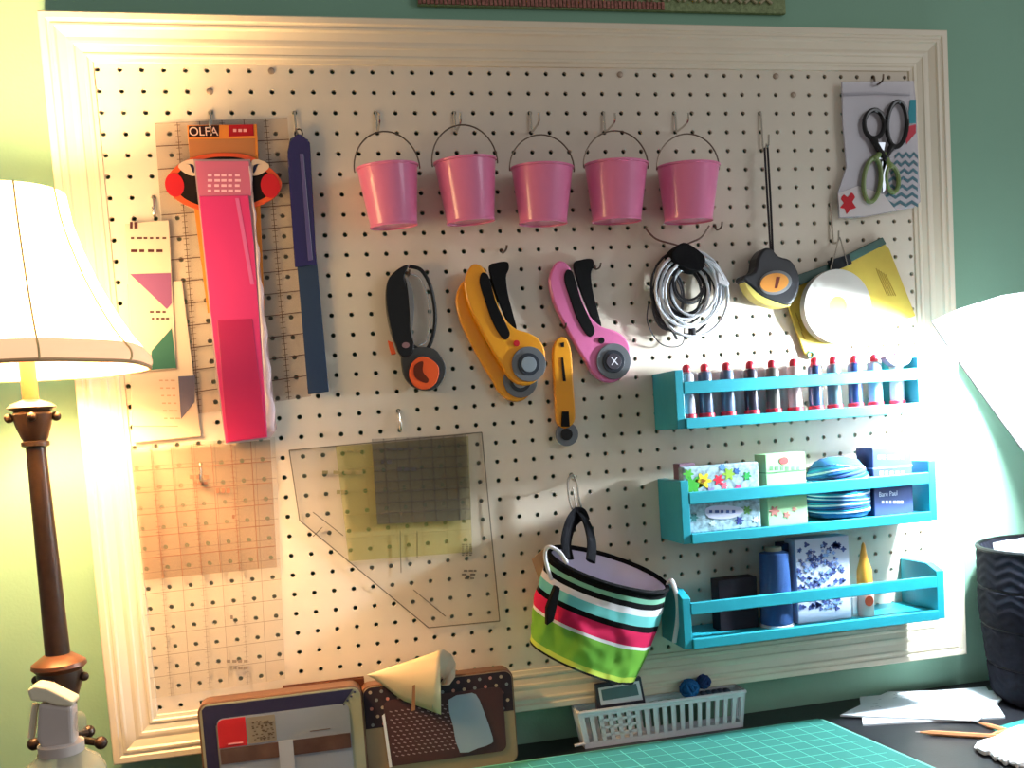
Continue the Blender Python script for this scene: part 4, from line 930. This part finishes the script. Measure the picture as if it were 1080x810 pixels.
# paper cone
t = thing('paper_cone', 'cream sheet of paper curled into a cone resting on the polka dot tin', 'paper', (*at(430, 750, -2.1), -2.1))
m = M()
P1 = sp2([(386, 712), (410, 704), (440, 694), (464, 686)], 4, False); P2 = sp2([(386, 712), (408, 722), (426, 738), (438, 754)], 4, False)
A = []; rowsN = []
n1, n2 = len(P1), 9
for i in range(n1):
    row = []
    f = i / (n1 - 1)
    top = P1[i]; bot = P2[i] if i < len(P2) else P2[-1]
    botx = (386 + 52 * f, 712 + 42 * f ** 1.3)
    if f > .6: botx = (386 + 52 * .6 + (f - .6) * 120, 712 + 42 * f ** 1.1)
    for j in range(n2 + 1):
        g = j / n2; bulge = -.5 * math.sin(g * math.pi) * f
        row.append(m.v(atw(top[0] + (botx[0] - top[0]) * g, top[1] + (botx[1] - top[1]) * g, -2.0 + bulge)))
    rowsN.append(row)
for i in range(n1 - 1): m.loop(rowsN[i], rowsN[i + 1], closed=False)
o = m.build('outer_sheet', mat('cream_paper', (232, 204, 160), .7), t, smooth=True); o.modifiers.new('thick', 'SOLIDIFY').thickness = .02 * IN
m = M(); A = []; B = []
for (x1_, y1_, d1_), (x2_, y2_, d2_) in zip([(460, 686, -2.0), (468, 685, -1.7), (476, 690, -1.5), (481, 700, -1.6), (480, 714, -1.9), (474, 722, -2.3)], [(456, 752, -2.2), (460, 722, -1.8), (463, 722, -1.8), (466, 722, -1.9), (466, 723, -2.1), (458, 723, -2.35)]):
    A.append(m.v(atw(x1_, y1_, d1_))); B.append(m.v(atw(x2_, y2_, d2_)))
m.loop(A, B, closed=False)
o = m.build('curled_edge', mat('grey_cream_paper', (206, 192, 168), .7), t, smooth=True); o.modifiers.new('thick', 'SOLIDIFY').thickness = .02 * IN
M().pp([(435, 723), (438, 722), (438, 749), (434, 750)], -2.6, -2.63).build('print', mat('brown_script', (150, 104, 70), .6), t)
# book behind
a = at(298, 725, -.9); b = at(384, 716, -.9)
t = thing('brown_book', 'thin brown book with a pale edge standing behind the navy bordered tin', 'book', ((a[0] + b[0]) / 2, DESK, -.8))
bt_ = (a[1] + b[1]) / 2 - .05
M().box(a[0], b[0], bt_, DESK, -.6, -.66).build('cover', mat('dark_brown_cover', (86, 48, 36), .5), t)
M().box(a[0] + .05, b[0] - .05, bt_ + .07, DESK, -.67, -.86).build('pages', mat('tan_pages', (196, 164, 128), .7), t)
M().box(a[0], b[0], bt_ + .02, DESK, -.87, -.93).build('front_cover', mat('dark_brown_cover', (86, 48, 36), .5), t)
# ---------------------------------------------------------------- table lamp (left)
LD = -6.5
def col_at(py):   # pixel x of the lamp axis
    return 36 + (57 - 36) * (py - 400) / 300
LX = (at(col_at(430), 430, LD)[0] + at(col_at(690), 690, LD)[0]) / 2
rl = lambda py: at(col_at(py), py, LD)[1]
print('LAMP x', at(col_at(430), 430, LD), at(col_at(690), 690, LD))
lamp = thing('table_lamp', 'lit table lamp with a cream bell shade and dark bronze column at the left', 'lamp', (LX, DESK, LD))
kk = 1 / ((at(100, 500, LD)[0] - at(0, 500, LD)[0]) / 100)   # px per inch
H = lambda py: DESK - rl(py)
darkb = mat('dark_bronze', (56, 40, 30), .38, metal=.35, noise_amt=.3, noise_scale=60)
colb = mat('bronze_wood', (150, 86, 46), .45, noise_amt=.15)
C0 = (LX, DESK, LD)
M().lathe(C0, [(8.5 / kk, H(432)), (8.5 / kk, H(330)), (.15, H(330) + .02)], 20).build('upper_stem', colb, lamp, smooth=True)
M().lathe(C0, [(10 / kk, H(468)), (14 / kk, H(462)), (19 / kk, H(448)), (21 / kk, H(437)), (19 / kk, H(434)), (26 / kk, H(430)), (22 / kk, H(426)), (8 / kk, H(421))], 32).build('capital', darkb, lamp, smooth=True)
M().lathe(C0, [(11 / kk, H(472)), (15 / kk, H(470)), (15 / kk, H(466)), (11 / kk, H(464))], 28).build('collar', darkb, lamp, smooth=True)
M().lathe(C0, [(13.5 / kk, H(694)), (10.5 / kk, H(470))], 28).build('column', darkb, lamp, smooth=True)
M().lathe(C0, [(20 / kk, H(712)), (30 / kk, H(703)), (29 / kk, H(699)), (15 / kk, H(690))], 36).build('flange', mat('worn_bronze', (104, 66, 46), .4, metal=.3), lamp, smooth=True)
M().lathe(C0, [(8 / kk, H(770)), (16 / kk, H(740)), (22 / kk, H(724)), (25 / kk, H(712)), (24 / kk, H(706))], 32).build('lower_bowl', darkb, lamp, smooth=True)
for py, R in ((440, 24), (716, 27)):
    for k in range(4):
        a = math.radians(-8 + 90 * k) + math.radians(60 if py < 500 else 25) * 0 + math.radians(20 if py < 500 else 0)
        ax = Vector((math.cos(a), math.sin(a), 0)); c = W(LX, DESK - H(py), LD) + ax * R / kk * IN
        m = M(); m.sphere(c, 5.5 / kk, seg=12); m.tube([W(LX, DESK - H(py), LD) + ax * 10 / kk * IN, c], 3.5 / kk, 8); m.build('knob', darkb, lamp, smooth=True)
hb = H(785)
M().lathe(C0, [(1.9, 0), (2.0, .1), (1.9, .3), (1.2, .6), (.6, 1.0), (.45, H(770))], 40).build('base', darkb, lamp, smooth=True)
for k in range(4):
    a = math.radians(45 + 90 * k + 25); ax = Vector((math.cos(a), math.sin(a), 0)); c0 = W(LX, DESK - max(1.0, hb), LD)
    m = M(); m.sphere(c0 + ax * 1.55 * IN, .28, seg=12); m.tube([c0 + Vector((0, 0, .3 * IN)), c0 + ax * .9 * IN + Vector((0, 0, .1 * IN)), c0 + ax * 1.5 * IN], .17, 8); m.build('foot_scroll', darkb, lamp, smooth=True)
sil = [(205, 58), (235, 62), (263, 70), (298, 83), (328, 98), (355, 114), (370, 126), (379, 133.5), (386, 134), (391, 131)]
prs = [(R / kk * 1.0, H(py)) for py, R in sil]
shm = shade_mat('ivory_shade_cloth', (200, 180, 150), (1.0, .66, .30), 12)  # cloth emits by itself, in place of bulb light shining through
def octo(a, i):   # eight softly scalloped panels
    f = .5 + .5 * math.cos(8 * (a - .35)); return 1 - .035 * (1 - f) * (i / 9)
m = M(); m.lathe(C0, prs, 96, cap=False, wob=octo, mis=[0] * 6 + [1] * 3)
o = m.build('lamp_shade', [shm, shade_mat('doubled_hem_cloth', (200, 176, 146), (1.0, .62, .34), .9)], lamp, smooth=True)  # hem emission set weaker, painting a dimmer glow than the panels above
for k in range(8):
    a = .35 + 2 * math.pi * k / 8; pts = [W(LX, DESK - h, LD) + Vector((math.cos(a), math.sin(a), 0)) * (R + .015) * IN for R, h in prs]
    M().tube(spline(pts, 3), .045, 6).build('shade_rib', mat('ivory_rib', (236, 206, 150), .7), o, smooth=True)
M().tube([W(LX, DESK - prs[-1][1], LD) + Vector((math.cos(a), math.sin(a), 0)) * prs[-1][0] * octo(a, 9) * IN for a in [2 * math.pi * k / 96 for k in range(96)]], .09, 6, True).build('shade_trim', mat('ivory_trim', (216, 180, 140), .7), o, smooth=True)
M().lathe((LX, DESK, LD), [(.3, H(330)), (.6, H(322)), (.62, H(318))], 20).build('socket', mat('brass', (190, 150, 80), .3, metal=1), lamp, smooth=True)
gb = bpy.data.materials.new('added_diffuser_glass'); gb.use_nodes = True; gn = gb.node_tree
g1 = gn.nodes.new('ShaderNodeBsdfTransparent'); g1.inputs[0].default_value = (.9, .88, .84, 1); g2 = gn.nodes.new('ShaderNodeBsdfTranslucent'); g2.inputs[0].default_value = (.9, .86, .8, 1)
g3 = gn.nodes.new('ShaderNodeMixShader'); g3.inputs[0].default_value = .6; gn.links.new(g1.outputs[0], g3.inputs[1]); gn.links.new(g2.outputs[0], g3.inputs[2]); gn.links.new(g3.outputs[0], gn.nodes['Material Output'].inputs['Surface'])
M().lathe(C0, [(.5, H(352)), (1.3, H(349)), (2.0, H(342)), (2.4, H(329))], 40, cap=False).build('added_diffuser', gb, lamp, smooth=True)  # unseen bowl added under the bulb to soften and weaken its downward light
M().sphere((LX, DESK - H(286), LD), 1.7, seg=28).build('bulb', emit('warm_bulb', (1.0, .62, .28), 900), lamp, smooth=True)
# ---------------------------------------------------------------- spray bottle
SDp = -11.0
sc_ = 1 / ((at(100, 760, SDp)[0] - at(0, 760, SDp)[0]) / 100)
t = thing('spray_bottle', 'clear spray bottle with a white trigger head in front of the lamp foot', 'bottle', (*at(66, 800, SDp)[:1], DESK, SDp))
sx = at(66, 800, SDp)[0]
neck = at(66, 790, SDp)[1]
fros = clear('frosted_bottle', (214, 210, 190), .45, .2)
hz = DESK - neck
M().lathe((sx, DESK, SDp), [(1.45, 0), (1.5, .1), (1.5, max(.5, hz - .9)), (1.3, hz - .5), (.75, hz - .1), (.7, hz)], 32).build('bottle_body', fros, t, smooth=True)
M().lathe((sx, DESK, SDp), [(.8, hz - .12), (.82, hz + .25), (.7, hz + .3)], 24).build('screw_collar', mat('dusty_white', (204, 190, 184), .4), t, smooth=True)
M().pp([(40, 742), (76, 746), (78, 792), (45, 794), (38, 780)], SDp + .45, SDp - .45).build('trigger_body', mat('dusty_white', (204, 190, 184), .4), t, bevel=.15, segs=3)
M().pp([(28, 728), (36, 723), (50, 726), (78, 740), (76, 746), (60, 745), (48, 741), (32, 740)], SDp + .5, SDp - .5).build('nozzle_cap', mat('warm_white_plastic', (236, 224, 196), .35), t, bevel=.1, segs=3)
M().tube(spline([atw(38, 742, SDp), atw(36, 752, SDp), atw(35, 764, SDp), atw(33, 778, SDp)], 5), .13, 8).build('trigger', mat('warm_white_plastic', (236, 224, 196), .35), t, smooth=True)
M().sphere((*at(84, 761, SDp), SDp), .32, sc=(.8, .8, 1.3)).build('clear_knob', clear('clear_knob', (220, 215, 190), .3, .05), t, smooth=True)
# ---------------------------------------------------------------- wall hanging
x0, r0 = at(441, 5, .6); x1, r1 = at(830, 13, .6); xm, _ = at(705, 9, .6)
t = thing('quilted_wall_hanging', 'textured red and green quilted hanging on the wall above the pegboard frame', 'wall hanging', ((x0 + x1) / 2, max(r0, r1), .8))
rb = (r0 + r1) / 2; print('HANG', x0, x1, r0, r1)
q1 = mat('red_quilt', (160, 108, 98), .9, noise_amt=.45, noise_scale=240, bump=.8, bump_scale=500)
q2 = mat('green_quilt', (138, 152, 112), .9, noise_amt=.25, noise_scale=200, bump=.6, bump_scale=400)
M().box(x0, x1, rb - 8, rb, .95, .7).build('backing', q2, t, bevel=.04)
m = M()
for i in range(int((xm - x0) / .22)): m.box(x0 + .22 * i + .02, x0 + .22 * i + .18, rb - .42, rb - .03 - .02 * (i % 2), .7, .6)
m.build('red_fringe', q1, t)
m = M()
for i in range(int((x1 - x0) / .9)):
    x = x0 + .9 * i
    m.tube([W(x + .1, rb - .5, .62), W(x + .45, rb - .75, .6), W(x + .8, rb - .5, .62)], .09, 6); m.tube([W(x + .1, rb - 1.0, .62), W(x + .45, rb - .75, .6), W(x + .8, rb - 1.0, .62)], .09, 6)
    m.tube([W(x + .1, rb - 1.6, .62), W(x + .45, rb - 1.3, .6), W(x + .8, rb - 1.6, .62)], .09, 6)
m.build('lattice', mat('pale_quilt_cord', (176, 168, 140), .9), t, smooth=True)
# ---------------------------------------------------------------- right lamp
rc = W(43.75, 18.0, -4.6); axis = Vector((-.65, .55, -.5)).normalized()      # axis points out of the opening
L = 7.0; Rr = 4.6; Ra = 1.6
rl2 = thing('desk_lamp', 'bright white desk lamp shade reaching in from the right, aimed at the board', 'lamp', (54, DESK, -5))
def conering(R, h, n=64):
    u = axis.orthogonal().normalized(); w = axis.cross(u)
    return [rc + axis * h * IN + (u * math.cos(2 * math.pi * k / n) + w * math.sin(2 * math.pi * k / n)) * R * IN for k in range(n)]
m = M(); rg = [[m.v(p) for p in conering(R, h)] for R, h in ((Rr, 0), (Rr - .25, -1.4), (Rr - .9, -3.4), (Ra + .7, -L + 1), (Ra, -L), (.7, -L - .6))]
for i in range(5): m.loop(rg[i], rg[i + 1])
m.face(rg[-1])
sh = m.build('lamp_shade', shade_mat('white_shade', (225, 225, 225), (.85, .95, 1.0), 2.6), rl2, smooth=True)  # shade's own emission replaces light passing through from the bulb
M().tube(conering(Rr, 0), .03, 6, True).build('shade_rim', white, sh, smooth=True)
bulbp = W(44.2, 15.6, -7.0)
m = M(); g = bmesh.ops.create_uvsphere(m.bm, u_segments=20, v_segments=12, radius=.9 * IN)
for v in g['verts']: v.co += bulbp
m.build('bulb', emit('cool_bulb', (.82, .93, 1.0), 2200), rl2, smooth=True)
top = rc - axis * (L + .7) * IN; basep = W(58, DESK, -5)
M().tube([bulbp - (bulbp - (rc - axis * (L + .8) * IN)).normalized() * .9 * IN, rc - axis * (L + .8) * IN], .45, 12).build('socket', white, rl2, smooth=True)
el = Vector((basep.x, basep.y, top.z + .02))
M().tube(spline([top, top + Vector((.04, 0, .02)), el, basep + Vector((0, 0, .1)), basep], 8), .2, 10).build('arm', white, rl2, smooth=True)
M().lathe((58, DESK, -5), [(3, 0), (3, .3), (2.6, .6), (.3, .7)], 32).build('base', white, rl2, smooth=True)
# ---------------------------------------------------------------- room light, world, camera
w = bpy.data.worlds.new('room'); bpy.context.scene.world = w; w.use_nodes = True
w.node_tree.nodes['Background'].inputs[0].default_value = (1.0, .96, .9, 1); w.node_tree.nodes['Background'].inputs[1].default_value = .23
def area(name, loc, target, size, power, col):
    l = bpy.data.lights.new(name, 'AREA'); l.shape = 'RECTANGLE'; l.size = size[0]; l.size_y = size[1]; l.energy = power; l.color = col
    o = bpy.data.objects.new(name, l); COL.objects.link(o); o.location = loc
    o.rotation_euler = (Vector(target) - Vector(loc)).to_track_quat('-Z', 'Y').to_euler(); return o
area('right_area_light', (2.6, -2.0, 1.9), (.7, 0, 1.2), (1.0, 1.3), 13, (.92, .95, 1.0))  # unseen area light added from the right for the bucket highlights
cam = bpy.data.cameras.new('camera'); co = bpy.data.objects.new('camera', cam); COL.objects.link(co)
r3 = lambda v: Vector((v[0], v[2], -v[1]))
right, down, fwd = r3(CR[0]), r3(CR[1]), r3(CR[2])
mw = Matrix((( right.x, -down.x, -fwd.x, 0), (right.y, -down.y, -fwd.y, 0), (right.z, -down.z, -fwd.z, 0), (0, 0, 0, 1)))
co.matrix_world = Matrix.Translation(W(CC[0], CC[1], CC[2])) @ mw
cam.sensor_width = 36; cam.lens = CF / 1080 * 36; cam.shift_y = CY / 1080; cam.clip_start = .01
sc = bpy.context.scene; sc.camera = co
sc.view_settings.view_transform = 'Standard'; sc.view_settings.look = 'None'; sc.view_settings.gamma = 1; sc.view_settings.exposure = 0
sc.view_settings.use_curve_mapping = False
